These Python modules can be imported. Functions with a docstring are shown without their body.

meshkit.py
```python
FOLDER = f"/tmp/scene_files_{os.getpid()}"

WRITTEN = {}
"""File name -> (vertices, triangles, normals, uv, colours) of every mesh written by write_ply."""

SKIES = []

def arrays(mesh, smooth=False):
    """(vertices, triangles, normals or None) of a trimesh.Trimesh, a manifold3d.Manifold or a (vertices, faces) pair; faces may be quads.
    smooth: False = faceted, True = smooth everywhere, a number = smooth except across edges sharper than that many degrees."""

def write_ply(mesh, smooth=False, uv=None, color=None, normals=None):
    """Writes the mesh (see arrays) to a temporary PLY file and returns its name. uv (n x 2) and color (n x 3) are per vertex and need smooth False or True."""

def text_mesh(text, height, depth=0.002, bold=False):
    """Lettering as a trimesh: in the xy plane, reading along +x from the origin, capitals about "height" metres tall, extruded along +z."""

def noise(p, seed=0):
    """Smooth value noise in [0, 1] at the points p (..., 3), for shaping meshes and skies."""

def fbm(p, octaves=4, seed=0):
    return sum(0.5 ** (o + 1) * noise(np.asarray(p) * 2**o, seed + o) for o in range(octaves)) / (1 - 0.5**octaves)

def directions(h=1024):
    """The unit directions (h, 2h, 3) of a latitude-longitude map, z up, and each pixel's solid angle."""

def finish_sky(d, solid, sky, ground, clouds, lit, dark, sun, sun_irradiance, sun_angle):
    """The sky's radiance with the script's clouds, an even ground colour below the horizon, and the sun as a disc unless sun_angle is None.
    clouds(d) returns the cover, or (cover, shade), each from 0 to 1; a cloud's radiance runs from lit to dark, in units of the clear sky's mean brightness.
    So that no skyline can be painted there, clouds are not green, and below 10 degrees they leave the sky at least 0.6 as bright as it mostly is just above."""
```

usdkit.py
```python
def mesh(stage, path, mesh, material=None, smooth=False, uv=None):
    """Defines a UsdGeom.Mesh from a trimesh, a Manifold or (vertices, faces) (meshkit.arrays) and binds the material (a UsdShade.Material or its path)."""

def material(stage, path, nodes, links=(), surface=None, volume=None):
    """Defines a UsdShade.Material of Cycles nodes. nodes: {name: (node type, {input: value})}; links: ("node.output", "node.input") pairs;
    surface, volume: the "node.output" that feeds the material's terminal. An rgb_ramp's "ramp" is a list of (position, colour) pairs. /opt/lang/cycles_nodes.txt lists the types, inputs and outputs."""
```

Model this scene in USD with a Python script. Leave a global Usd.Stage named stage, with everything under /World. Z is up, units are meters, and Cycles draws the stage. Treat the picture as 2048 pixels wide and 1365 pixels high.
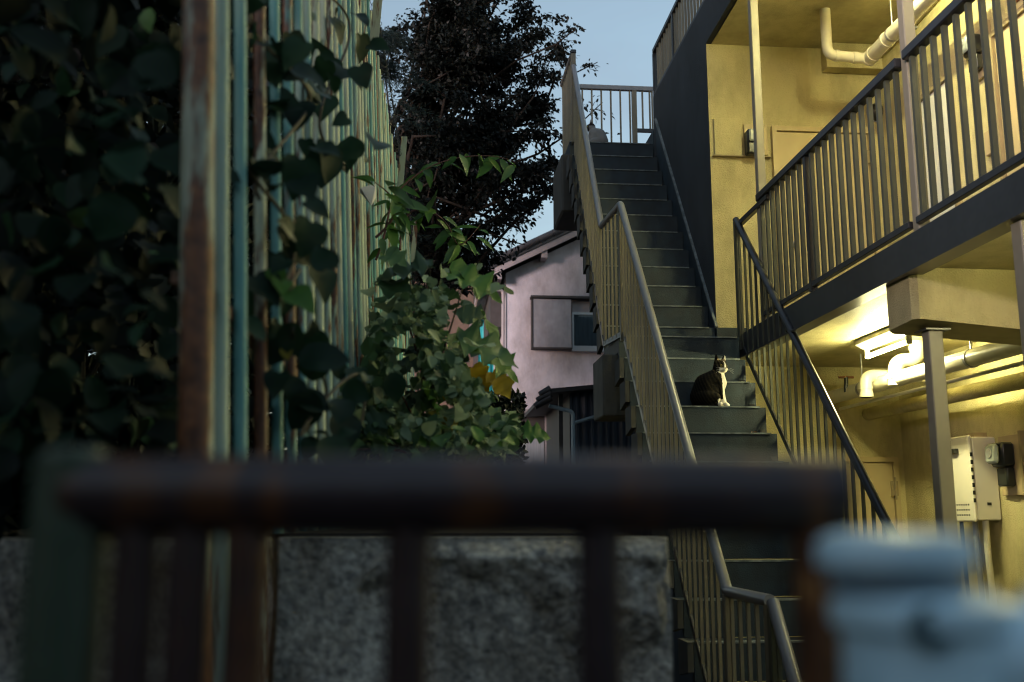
import math
import numpy as np
import trimesh
import manifold3d as m3
import usdkit
import meshkit
from pxr import Gf, Sdf, Usd, UsdGeom, UsdLux, UsdShade, Vt

stage = Usd.Stage.CreateInMemory()
UsdGeom.SetStageUpAxis(stage, UsdGeom.Tokens.z)
UsdGeom.SetStageMetersPerUnit(stage, 1.0)
stage.SetDefaultPrim(UsdGeom.Xform.Define(stage, "/World").GetPrim())
UsdGeom.Scope.Define(stage, "/World/Looks")

# ------------------------------------------------------------------ camera, sky, sun, exposure
EYE = 2.2                                   # the lens above the yard; heights below are written relative to it
PITCH, YAW = math.radians(10.17), math.radians(4.78)
EXPOSURE = 1.8
SKY_STRENGTH = 0.12
SUN_ELEV, SUN_ROT = math.radians(4.5), math.radians(224)
LAMP = 41.0

cam = UsdGeom.Camera.Define(stage, "/World/camera")
cam.CreateFocalLengthAttr(35.0)
cam.CreateHorizontalApertureAttr(36.0)
cam.CreateVerticalApertureAttr(24.0)
cam.CreateFStopAttr(2.8)
cam.CreateFocusDistanceAttr(6.85)
cam.CreateClippingRangeAttr(Gf.Vec2f(0.02, 5000))
cam.CreateExposureAttr(EXPOSURE)
_f = np.array([math.sin(YAW) * math.cos(PITCH), math.cos(YAW) * math.cos(PITCH), math.sin(PITCH)])
_r = np.array([math.cos(YAW), -math.sin(YAW), 0.0])
_u = np.cross(_r, _f)
M = Gf.Matrix4d(*[*_r, 0], *[*_u, 0], *[*(-_f), 0], 0, 0, EYE, 1) if False else Gf.Matrix4d(
    _r[0], _r[1], _r[2], 0, _u[0], _u[1], _u[2], 0, -_f[0], -_f[1], -_f[2], 0, 0, 0, EYE, 1)
cam.AddTransformOp().Set(M)

dome = UsdLux.DomeLight.Define(stage, "/World/sky")
sky_mat = usdkit.material(stage, "/World/Looks/sky_dusk", {
    "tc": ("texture_coordinate", {}),
    "map": ("mapping", {"scale": (1.0, 1.0, 3.0)}),
    "n": ("noise_texture", {"scale": 2.2, "detail": 5.0, "roughness": 0.55}),
    "r": ("rgb_ramp", {"ramp": [(0.40, (0, 0, 0)), (0.72, (1, 1, 1))]}),
    "sky": ("sky_texture", {"sky_type": "single_scattering", "sun_disc": False, "sun_elevation": SUN_ELEV, "sun_rotation": SUN_ROT,
                            "air_density": 1.0, "aerosol_density": 1.0, "ozone_density": 1.0}),
    "k": ("math", {"math_type": "multiply_add", "value2": 0.45, "value3": 0.35}),
    "mix": ("mix", {"mix_type": "mix", "color2": (0.82, 1.06, 1.36)}),
    "bg": ("background_shader", {"strength": SKY_STRENGTH}),
}, [("tc.generated", "map.vector"), ("map.vector", "n.vector"), ("n.fac", "r.fac"), ("r.color", "k.value1"), ("k.value", "mix.fac"),
    ("sky.color", "mix.color1"), ("mix.color", "bg.color")], surface="bg.background")
UsdShade.MaterialBindingAPI.Apply(dome.GetPrim()).Bind(sky_mat)
dome.GetPrim().SetCustomDataByKey("kind", "structure")

sun = UsdLux.DistantLight.Define(stage, "/World/sun")
sun.CreateIntensityAttr(0.32)
sun.CreateAngleAttr(14.0)
sun.CreateColorAttr(Gf.Vec3f(1.0, 0.84, 0.88))
sun.GetPrim().CreateAttribute("inputs:normalize", Sdf.ValueTypeNames.Bool).Set(True)
_s = np.array([math.sin(SUN_ROT) * math.cos(SUN_ELEV), math.cos(SUN_ROT) * math.cos(SUN_ELEV), math.sin(SUN_ELEV)])
_zx = np.cross([0, 0, 1.0], _s); _zx /= np.linalg.norm(_zx); _zy = np.cross(_s, _zx)
sun.AddTransformOp().Set(Gf.Matrix4d(*_zx, 0, *_zy, 0, *_s, 0, 0, 0, 50, 1))

# ------------------------------------------------------------------ helpers
rng = np.random.default_rng(7)
used, origin = {}, {}


def at(px, py, X=None, Y=None, z=None, D=None):
    """The point of a plane X, Y, z (relative to the eye) or camera depth D that the photograph's pixel shows."""
    u, v = (px - 1024) / 1991, (682.5 - py) / 1991
    fw, up = math.cos(PITCH) - v * math.sin(PITCH), math.sin(PITCH) + v * math.cos(PITCH)
    a, s = u / fw, up / fw
    w = np.array([a * math.cos(YAW) + math.sin(YAW), math.cos(YAW) - a * math.sin(YAW), s])
    k = X / w[0] if X is not None else Y / w[1] if Y is not None else z / w[2] if z is not None else D
    return w * k


def unique(parent, name):
    n = used.get((parent, name), 0)
    used[(parent, name)] = n + 1
    return f"{parent}/{name}" if n == 0 else f"{parent}/{name}_{n:03d}"


def keys(p, label=None, cat=None, group=None, kind=None):
    for k, v in (("label", label), ("category", cat), ("group", group), ("kind", kind)):
        if v:
            p.SetCustomDataByKey(k, v)


def thing(name, label, cat, loc=(0, 0, 0), group=None):
    path = unique("/World", name)
    x = UsdGeom.Xform.Define(stage, path)
    loc = np.array(loc, float)
    x.AddTranslateOp().Set(Gf.Vec3d(float(loc[0]), float(loc[1]), float(loc[2] + EYE)))
    origin[path] = loc
    keys(x.GetPrim(), label, cat, group)
    return path


def obj(name, mesh, mat, parent="/World", smooth=False, label=None, cat=None, group=None, kind=None, color=None):
    v, f, n = meshkit.arrays(mesh, smooth)
    path = unique(parent, name)
    o = origin.get(parent)
    if o is None:
        o = origin.get(parent.rsplit("/", 1)[0])
    o = np.array([0, 0, -EYE]) if o is None else o
    root = parent
    while root.count("/") > 2:
        root = root.rsplit("/", 1)[0]
    o = origin.get(root, np.array([0, 0, -EYE]))
    v = v - o
    m = UsdGeom.Mesh.Define(stage, path)
    m.CreatePointsAttr(Vt.Vec3fArray.FromNumpy(v.astype(np.float32)))
    m.CreateFaceVertexCountsAttr(Vt.IntArray.FromNumpy(np.full(len(f), 3, np.int32)))
    m.CreateFaceVertexIndicesAttr(Vt.IntArray.FromNumpy(f.astype(np.int32).ravel()))
    m.CreateSubdivisionSchemeAttr("none")
    if n is not None:
        m.CreateNormalsAttr(Vt.Vec3fArray.FromNumpy(n.astype(np.float32)))
        m.SetNormalsInterpolation("vertex")
    if color is not None:
        UsdGeom.PrimvarsAPI(m).CreatePrimvar("fur", Sdf.ValueTypeNames.Color3fArray, "vertex").Set(Vt.Vec3fArray.FromNumpy(np.asarray(color, np.float32)))
    UsdShade.MaterialBindingAPI.Apply(m.GetPrim()).Bind(MAT[mat])
    keys(m.GetPrim(), label, cat, group, kind)
    return path


def cat_(*ms):
    ms = [x for m in ms for x in (m if isinstance(m, (list, tuple)) else [m])]
    return trimesh.util.concatenate(ms)


def box(x0, x1, y0, y1, z0, z1, b=0.0):
    if b <= 0:
        m = trimesh.creation.box([abs(x1 - x0), abs(y1 - y0), abs(z1 - z0)])
        m.apply_translation([(x0 + x1) / 2, (y0 + y1) / 2, (z0 + z1) / 2])
        return m
    pts = []
    lo, hi = np.minimum([x0, y0, z0], [x1, y1, z1]), np.maximum([x0, y0, z0], [x1, y1, z1])
    for c in np.ndindex(2, 2, 2):
        p = np.where(c, hi, lo).astype(float)
        s = np.where(c, -1, 1)
        for k in range(3):
            q = p + s * b
            q[k] = p[k]
            pts.append(q)
    return trimesh.convex.convex_hull(np.array(pts))


def hull(pts):
    return trimesh.convex.convex_hull(np.array(pts, float))


def bar(p, q, w, h, upv=(0, 0, 1)):
    """A rectangular bar from p to q: w across, h along upv."""
    p, q = np.array(p, float), np.array(q, float)
    d = q - p
    d /= np.linalg.norm(d)
    a = np.cross(d, upv)
    if np.linalg.norm(a) < 1e-6:
        a = np.array([1.0, 0, 0])
    a /= np.linalg.norm(a)
    b = np.cross(a, d)
    v = [e + a * sx * w / 2 + b * sy * h / 2 for e in (p, q) for sx, sy in ((-1, -1), (1, -1), (1, 1), (-1, 1))]
    f = [(0, 2, 1), (0, 3, 2), (4, 5, 6), (4, 6, 7)] + [t for i in range(4) for t in ((i, (i + 1) % 4, 4 + (i + 1) % 4), (i, 4 + (i + 1) % 4, 4 + i))]
    m = trimesh.Trimesh(v, f, process=False)
    m.fix_normals()
    return m


def tube(points, r, sides=10, caps=True):
    p = np.asarray(points, float)
    r = np.broadcast_to(r, (len(p),))
    t = np.gradient(p, axis=0)
    t /= np.linalg.norm(t, axis=1, keepdims=True) + 1e-12
    ref = np.array([0, 0, 1.0]) if abs(t[0, 2]) < 0.9 else np.array([1.0, 0, 0])
    A, a = [], None
    for k in range(len(p)):
        a = np.cross(t[k], ref) if a is None else a - t[k] * np.dot(a, t[k])
        a /= np.linalg.norm(a) + 1e-12
        A.append(a)
    A = np.array(A)
    B = np.cross(t, A)
    ang = np.arange(sides) * 2 * np.pi / sides
    v = (p[:, None] + r[:, None, None] * (np.cos(ang)[None, :, None] * A[:, None] + np.sin(ang)[None, :, None] * B[:, None])).reshape(-1, 3)
    f = []
    for i in range(len(p) - 1):
        for j in range(sides):
            k = (j + 1) % sides
            f += [(i * sides + j, i * sides + k, (i + 1) * sides + k), (i * sides + j, (i + 1) * sides + k, (i + 1) * sides + j)]
    if caps:
        n = len(v)
        v = np.vstack([v, p[:1], p[-1:]])
        e = (len(p) - 1) * sides
        for j in range(sides):
            k = (j + 1) % sides
            f += [(n, k, j), (n + 1, e + j, e + k)]
    return trimesh.Trimesh(v, f, process=False)


def bend(points, radius=0.05, n=6):
    """A polyline with rounded corners."""
    p = [np.array(q, float) for q in points]
    out = [p[0]]
    for a, b, c in zip(p, p[1:], p[2:]):
        d1, d2 = a - b, c - b
        l = min(radius, np.linalg.norm(d1) * .49, np.linalg.norm(d2) * .49)
        s, e = b + d1 / np.linalg.norm(d1) * l, b + d2 / np.linalg.norm(d2) * l
        for t in np.linspace(0, 1, n):
            out.append((1 - t) ** 2 * s + 2 * t * (1 - t) * b + t ** 2 * e)
    return np.array(out + [p[-1]])


def lathe(profile, center, axis="z", n=40):
    m = trimesh.creation.revolve(np.array(profile, float), sections=n)
    if axis == "x":
        m.apply_transform(trimesh.transformations.rotation_matrix(np.pi / 2, [0, 1, 0]))
    if axis == "y":
        m.apply_transform(trimesh.transformations.rotation_matrix(-np.pi / 2, [1, 0, 0]))
    m.apply_translation(center)
    return m


def prism(poly, x0, x1):
    """A polygon of (y, z) points extruded along x."""
    from shapely.geometry import Polygon
    m = trimesh.creation.extrude_polygon(Polygon(poly), abs(x1 - x0), engine="earcut")
    v = m.vertices
    m.vertices = np.stack([v[:, 2] + min(x0, x1), v[:, 0], v[:, 1]], 1)
    m.fix_normals()
    return m


MAT = {}


def mat(name, color, rough=0.6, metal=0.0, vary=0.25, scale=8.0, bump=0.0, bscale=60.0, color2=None, spec=0.5, stretch=(1, 1, 1), rand=0.0, detail=5.0, bdist=0.01, grime=0.0, gscale=2.4):
    """Principled paint, stone or wood: colour wanders to color2 by noise; fine relief by bump; alike pieces differ by object random."""
    c = np.array(color, float)
    c2 = np.array(color2, float) if color2 is not None else c * (1 - vary)
    nodes = {
        "g": ("geometry", {}), "map": ("mapping", {"scale": stretch}),
        "n": ("noise_texture", {"scale": scale, "detail": detail, "roughness": 0.6}),
        "r": ("rgb_ramp", {"ramp": [(0.3, tuple(c2)), (0.7, tuple(c))]}),
        "p": ("principled_bsdf", {"roughness": rough, "metallic": metal, "specular_ior_level": spec}),
    }
    links = [("g.position", "map.vector"), ("map.vector", "n.vector"), ("n.fac", "r.fac")]
    out = "r.color"
    if grime:
        nodes["gm"] = ("mapping", {"scale": (1.3, 1.3, 0.6)})
        nodes["gn"] = ("noise_texture", {"scale": gscale, "detail": 7.0, "roughness": 0.68})
        nodes["gr"] = ("rgb_ramp", {"ramp": [(0.36, (1 - grime, 1 - grime * 1.05, 1 - grime * 1.1)), (0.58, (1, 1, 1))]})
        nodes["gx"] = ("mix", {"mix_type": "multiply", "fac": 1.0})
        links += [("g.position", "gm.vector"), ("gm.vector", "gn.vector"), ("gn.fac", "gr.fac"), (out, "gx.color1"), ("gr.color", "gx.color2")]
        out = "gx.color"
    if rand:
        nodes["oi"] = ("object_info", {})
        nodes["mr"] = ("map_range", {"from_min": 0.0, "from_max": 1.0, "to_min": 1 - rand, "to_max": 1 + rand})
        nodes["hv"] = ("hsv", {"hue": 0.5, "saturation": 1.0, "fac": 1.0})
        links += [("oi.random", "mr.value"), ("mr.result", "hv.value"), (out, "hv.color")]
        out = "hv.color"
    links.append((out, "p.base_color"))
    if bump:
        nodes["bn"] = ("noise_texture", {"scale": bscale, "detail": 4.0, "roughness": 0.6})
        nodes["b"] = ("bump", {"strength": bump, "distance": bdist})
        links += [("g.position", "bn.vector"), ("bn.fac", "b.height"), ("b.normal", "p.normal")]
    MAT[name] = usdkit.material(stage, f"/World/Looks/{name}", nodes, links, surface="p.BSDF")


def leaf_mat(name, color, color2, rough=0.45, trans=0.25):
    nodes = {
        "oi": ("object_info", {}), "g": ("geometry", {}),
        "n": ("noise_texture", {"scale": 26.0, "detail": 3.0}),
        "a": ("math", {"math_type": "multiply_add", "value2": 0.5, "value3": 0.0}),
        "b": ("math", {"math_type": "multiply_add", "value2": 0.6}),
        "r": ("rgb_ramp", {"ramp": [(0.2, color2), (0.8, color)]}),
        "p": ("principled_bsdf", {"roughness": rough, "specular_ior_level": 0.15}),
        "t": ("translucent_bsdf", {}), "mx": ("mix_closure", {"fac": trans}),
    }
    links = [("g.position", "n.vector"), ("n.fac", "a.value1"), ("g.random_per_island", "b.value1") if "stuff" in name else ("oi.random", "b.value1"),
             ("a.value", "b.value3"), ("b.value", "r.fac"), ("r.color", "p.base_color"), ("r.color", "t.color"), ("p.BSDF", "mx.closure1"), ("t.BSDF", "mx.closure2")]
    MAT[name] = usdkit.material(stage, f"/World/Looks/{name}", nodes, links, surface="mx.closure")


def emit_mat(name, color, strength):
    MAT[name] = usdkit.material(stage, f"/World/Looks/{name}", {"e": ("emission", {"color": color, "strength": strength})}, [], surface="e.emission")


def rust_mat(name, paint, paint2, rust=(0.11, 0.038, 0.012), amount=0.56, rough=0.5, scale=5.0):
    """Old paint that bleaches along its length, with rust breaking through in vertical runs."""
    MAT[name] = usdkit.material(stage, f"/World/Looks/{name}", {
        "g": ("geometry", {}), "oi": ("object_info", {}),
        "m1": ("mapping", {"scale": (6.0, 6.0, 0.9)}), "n1": ("noise_texture", {"scale": scale * .6, "detail": 6.0, "roughness": 0.62}),
        "m2": ("mapping", {"scale": (3.0, 3.0, 0.7)}), "n2": ("noise_texture", {"scale": scale * .55, "detail": 4.0}),
        "add": ("math", {"math_type": "multiply_add", "value2": 0.7, "value3": -0.35}),
        "wn": ("white_noise_texture", {"dimensions": "1D"}), "ws": ("math", {"math_type": "multiply_add", "value2": 0.26, "value3": -0.13}), "wm": ("math", {"math_type": "add"}),
        "sum": ("math", {"math_type": "add"}),
        "c": ("rgb_ramp", {"ramp": [(0.3, paint2), (0.7, paint)]}),
        "ra": ("rgb_ramp", {"ramp": [(amount, (0, 0, 0)), (amount + 0.07, (1, 1, 1))]}),
        "n3": ("noise_texture", {"scale": 45.0, "detail": 5.0}),
        "rc": ("rgb_ramp", {"ramp": [(0.3, tuple(np.array(rust) * .35)), (0.6, rust), (0.8, (0.26, 0.12, 0.03))]}),
        "mx": ("mix", {"mix_type": "mix"}), "bp": ("bump", {"strength": 0.35, "distance": 0.004}),
        "p": ("principled_bsdf", {"roughness": rough}),
    }, [("g.position", "m1.vector"), ("m1.vector", "n1.vector"), ("g.position", "m2.vector"), ("m2.vector", "n2.vector"), ("oi.random", "add.value1"),
        ("n2.fac", "sum.value1"), ("add.value", "sum.value2"), ("sum.value", "c.fac"), ("oi.random", "wn.w"), ("wn.value", "ws.value1"), ("n1.fac", "wm.value1"), ("ws.value", "wm.value2"), ("wm.value", "ra.fac"), ("g.position", "n3.vector"), ("n3.fac", "rc.fac"),
        ("ra.color", "mx.fac"), ("c.color", "mx.color1"), ("rc.color", "mx.color2"), ("mx.color", "p.base_color"), ("n3.fac", "bp.height"), ("bp.normal", "p.normal")], surface="p.BSDF")


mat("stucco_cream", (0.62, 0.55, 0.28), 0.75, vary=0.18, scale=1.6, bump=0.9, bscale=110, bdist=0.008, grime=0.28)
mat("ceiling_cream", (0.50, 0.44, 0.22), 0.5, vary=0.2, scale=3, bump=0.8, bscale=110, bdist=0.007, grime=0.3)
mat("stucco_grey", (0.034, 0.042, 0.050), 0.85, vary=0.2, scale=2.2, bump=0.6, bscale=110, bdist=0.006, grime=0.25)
mat("concrete", (0.17, 0.165, 0.145), 0.85, vary=0.3, scale=5, bump=0.5, bscale=70, grime=0.3)
mat("step_paint", (0.018, 0.040, 0.060), 0.6, color2=(0.010, 0.022, 0.034), scale=9, bump=0.5, bscale=120, bdist=0.005, grime=0.35)
mat("nosing", (0.26, 0.30, 0.31), 0.6, color2=(0.06, 0.08, 0.085), scale=16)
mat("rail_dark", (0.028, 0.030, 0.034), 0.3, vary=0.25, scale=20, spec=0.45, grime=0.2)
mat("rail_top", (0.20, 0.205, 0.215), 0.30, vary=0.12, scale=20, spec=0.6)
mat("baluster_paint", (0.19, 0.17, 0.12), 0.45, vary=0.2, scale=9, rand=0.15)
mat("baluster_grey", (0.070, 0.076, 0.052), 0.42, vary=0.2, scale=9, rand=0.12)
mat("column_paint", (0.30, 0.275, 0.20), 0.45, vary=0.12, scale=6, grime=0.15)
mat("door_paint", (0.52, 0.42, 0.22), 0.5, vary=0.08, scale=5)
mat("door_white", (0.62, 0.62, 0.56), 0.4, vary=0.06, scale=5)
mat("frame_brown", (0.30, 0.24, 0.13), 0.5, vary=0.15)
mat("step_side", (0.07, 0.07, 0.066), 0.8, vary=0.3)
mat("lamp_base", (0.34, 0.33, 0.29), 0.5, vary=0.1)
mat("pvc", (0.72, 0.68, 0.52), 0.35, vary=0.12, scale=12)
mat("heater_white", (0.74, 0.71, 0.60), 0.35, vary=0.05, scale=6)
mat("black_plastic", (0.02, 0.024, 0.022), 0.35, vary=0.3)
mat("clear_plastic", (0.32, 0.36, 0.33), 0.2, vary=0.2)
mat("rust_plate", (0.25, 0.10, 0.03), 0.6, vary=0.3)
mat("board_wood", (0.46, 0.36, 0.2), 0.6, vary=0.2, scale=10)
mat("house_wall", (0.58, 0.54, 0.585), 0.85, color2=(0.45, 0.415, 0.45), scale=1.1, bump=0.4, bscale=60, grime=0.3)
mat("house_trim", (0.34, 0.30, 0.31), 0.6, vary=0.2)
mat("house_side", (0.05, 0.045, 0.045), 0.7, vary=0.4)
mat("roof_tile", (0.065, 0.062, 0.068), 0.45, vary=0.35, scale=9, rand=0.3)
mat("alu", (0.38, 0.39, 0.4), 0.35, metal=0.4, vary=0.1)
mat("curtain", (0.32, 0.35, 0.38), 0.8, vary=0.3, scale=6, stretch=(6, 6, 0.5))
mat("shed_blue", (0.022, 0.042, 0.075), 0.5, vary=0.35, scale=4)
mat("shed_roof", (0.02, 0.022, 0.027), 0.55, vary=0.4)
mat("gutter_blue", (0.20, 0.30, 0.37), 0.4, vary=0.15)
mat("beige_wall", (0.13, 0.088, 0.066), 0.85, vary=0.2, scale=2, grime=0.25)
mat("net_teal", (0.01, 0.33, 0.36), 0.6, vary=0.25, scale=3)
mat("stone", (0.72, 0.70, 0.60), 0.9, color2=(0.12, 0.125, 0.125), scale=60, detail=7, bump=0.9, bscale=90, bdist=0.015, rand=0.12, grime=0.5, gscale=5.0)
mat("stone_dark", (0.06, 0.06, 0.056), 0.95, vary=0.5, scale=20, bump=0.6)
mat("soil", (0.06, 0.05, 0.04), 0.95, vary=0.5, scale=14, bump=0.8, bscale=40, bdist=0.03)
mat("asphalt", (0.055, 0.055, 0.055), 0.9, vary=0.3, scale=20, bump=0.5)
mat("bark", (0.03, 0.024, 0.02), 0.95, vary=0.5, scale=18, bump=0.8, bscale=40, spec=0.1)
mat("stem", (0.05, 0.045, 0.025), 0.7, vary=0.4, scale=20)
mat("stem_red", (0.10, 0.035, 0.03), 0.7, vary=0.4, scale=20)
mat("white_pipe", (0.62, 0.88, 1.0), 0.35, color2=(0.45, 0.68, 0.80), scale=22, grime=0.25)
mat("standpipe_plug", (0.05, 0.10, 0.12), 0.4, vary=0.2)
mat("shutter_metal", (0.40, 0.385, 0.42), 0.5, vary=0.15, grime=0.25)
mat("scrap_white", (0.7, 0.7, 0.7), 0.5, vary=0.1)
rust_mat("fence_paint", (0.44, 0.52, 0.38), (0.10, 0.30, 0.29), amount=0.575)
rust_mat("fence_post_paint", (0.34, 0.38, 0.28), (0.18, 0.26, 0.22), rust=(0.15, 0.055, 0.018), amount=0.45)
rust_mat("gate_paint", (0.020, 0.012, 0.015), (0.028, 0.015, 0.014), rust=(0.095, 0.034, 0.010), amount=0.54, rough=0.45, scale=7)
rust_mat("gate_post_paint", (0.07, 0.10, 0.085), (0.03, 0.05, 0.03), rust=(0.09, 0.028, 0.018), amount=0.60, scale=6)
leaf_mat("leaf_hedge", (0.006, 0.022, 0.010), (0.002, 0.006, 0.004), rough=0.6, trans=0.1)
leaf_mat("leaf_ivy", (0.016, 0.046, 0.022), (0.005, 0.018, 0.011), trans=0.2)
leaf_mat("leaf_pale", (0.32, 0.42, 0.27), (0.15, 0.22, 0.13), rough=0.6)
leaf_mat("leaf_mid", (0.09, 0.18, 0.07), (0.045, 0.095, 0.045))
leaf_mat("leaf_dark", (0.055, 0.10, 0.06), (0.03, 0.06, 0.04))
leaf_mat("leaf_bright", (0.075, 0.18, 0.035), (0.045, 0.12, 0.028))
leaf_mat("leaf_yellow", (0.42, 0.30, 0.03), (0.20, 0.19, 0.03))
leaf_mat("leaf_stuff_red", (0.028, 0.013, 0.010), (0.006, 0.010, 0.009), trans=0.2)
leaf_mat("leaf_stuff_fir", (0.03, 0.05, 0.042), (0.015, 0.028, 0.026), trans=0.1)
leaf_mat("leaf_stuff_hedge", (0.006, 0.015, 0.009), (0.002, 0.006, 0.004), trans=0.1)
leaf_mat("leaf_stuff_shrub", (0.13, 0.23, 0.095), (0.04, 0.085, 0.045))
leaf_mat("leaf_stuff_shrub_pale", (0.36, 0.46, 0.31), (0.16, 0.24, 0.15))
emit_mat("tube_light", (1.0, 0.93, 0.46), LAMP * 2.9)
emit_mat("tube_light_upper", (1.0, 0.93, 0.46), LAMP * 5.0)
emit_mat("tube_light_near", (1.0, 0.93, 0.46), LAMP * 1.7)
MAT["fur"] = usdkit.material(stage, "/World/Looks/fur", {
    "a": ("attribute", {"attribute": "fur"}), "g": ("geometry", {}), "m": ("mapping", {"scale": (1, 1, 0.4)}), "n": ("noise_texture", {"scale": 300.0, "detail": 3.0}),
    "b": ("bump", {"strength": 0.7, "distance": 0.004}), "p": ("principled_bsdf", {"roughness": 0.85, "sheen_weight": 0.0, "specular_ior_level": 0.1})},
    [("a.color", "p.base_color"), ("g.position", "m.vector"), ("m.vector", "n.vector"), ("n.fac", "b.height"), ("b.normal", "p.normal")], surface="p.BSDF")
mat("eye_amber", (0.35, 0.30, 0.05), 0.1, vary=0.1)
MAT["pane"] = usdkit.material(stage, "/World/Looks/pane", {
    "t": ("transparent_bsdf", {"color": (0.75, 0.8, 0.82)}), "gl": ("glossy_bsdf", {"color": (0.9, 0.9, 0.9), "roughness": 0.03}), "f": ("fresnel", {"IOR": 1.5}),
    "mx": ("mix_closure", {})}, [("f.fac", "mx.fac"), ("t.BSDF", "mx.closure1"), ("gl.BSDF", "mx.closure2")], surface="mx.closure")

# ------------------------------------------------------------------ ground
GZ = -EYE
gx = np.linspace(-1, 1, 41)
gx = np.sign(gx) * (np.abs(gx) ** 3) * 900
V = np.array([(x, y + 10, GZ) for y in gx for x in gx])
F = [(j * 41 + i, j * 41 + i + 1, (j + 1) * 41 + i + 1, (j + 1) * 41 + i) for j in range(40) for i in range(40)]
obj("ground", (V, np.array(F)), "soil", kind="structure")
obj("alley_path", box(0.62, 9.0, 1.2, 15.0, GZ - 0.1, GZ + 0.004), "asphalt", kind="structure")
obj("street_pavement", box(-4, 6, -5, 0.9, GZ - 0.1, -1.15), "asphalt", kind="structure")
obj("planting_bed", box(-5.0, 0.42, 2.08, 14.0, GZ - 0.1, -0.03), "soil", kind="structure")

# the house on the near side of the narrow street, behind the camera
sn = thing("street_house", "dark plastered house on the near side of the narrow street", "house", (-1, -4.5, GZ))
obj("wall", box(-9, 7, -8, -3.2, -1.14, 1.3), "stucco_grey", sn)
obj("roof", hull([(-9.4, -8.4, 1.304), (7.4, -8.4, 1.304), (-9.4, -2.8, 1.304), (7.4, -2.8, 1.304), (-9.4, -5.3, 2.7), (7.4, -5.3, 2.7)]), "roof_tile", sn)

# ------------------------------------------------------------------ apartment building
XB = 2.40           # the balcony's edge
XW = 2.367          # the stucco side wall
XI = 3.90           # the corridor's inner wall
YE = 7.95           # the corridor's end wall
F2, C1, C2, R3 = 1.368, 1.25, 4.10, 4.50
F1 = -1.43
b = thing("apartment_building", "cream stucco apartment block with open lamplit corridors on two floors beside the stairs", "building", (3.2, 5.0, GZ))
obj("end_wall", box(XW + 0.004, XI, YE, YE + 0.2, F1 - 0.12, C2), "stucco_cream", b)
obj("corridor_wall", box(XI, XI + 0.2, 1.0, YE + 0.2, GZ, C2), "stucco_cream", b)
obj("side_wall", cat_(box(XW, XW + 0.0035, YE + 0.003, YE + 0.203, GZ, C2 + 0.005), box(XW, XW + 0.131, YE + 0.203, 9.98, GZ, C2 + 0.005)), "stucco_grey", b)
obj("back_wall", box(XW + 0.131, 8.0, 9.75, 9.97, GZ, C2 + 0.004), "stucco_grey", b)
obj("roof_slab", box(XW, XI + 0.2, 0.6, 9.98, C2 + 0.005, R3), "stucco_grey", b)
obj("ceiling", box(XW + 0.05, XI, 1.0, YE, C2 - 0.002, C2 + 0.004), "ceiling_cream", b)
obj("corridor_floor", box(XB + 0.045, XI, 0.8, YE, C1 + 0.006, F2), "concrete", b)
obj("ceiling", box(XB + 0.045, XI, 0.8, YE, C1, C1 + 0.005), "ceiling_cream", b)
obj("fascia", box(XB - 0.02, XB + 0.043, 0.8, YE - 0.35, C1 - 0.025, F2 + 0.04, 0.006), "rail_dark", b)
obj("fascia_flange", box(XB - 0.045, XB + 0.06, 0.8, YE - 0.35, C1 - 0.04, C1 - 0.028), "rail_dark", b)
obj("ground_floor_slab", box(XB - 0.1, XI, 0.8, YE, GZ, F1), "concrete", b)
obj("skirting", box(XW + 0.006, 2.62, YE - 0.012, YE - 0.002, F2, F2 + 0.2), "step_paint", b)
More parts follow.
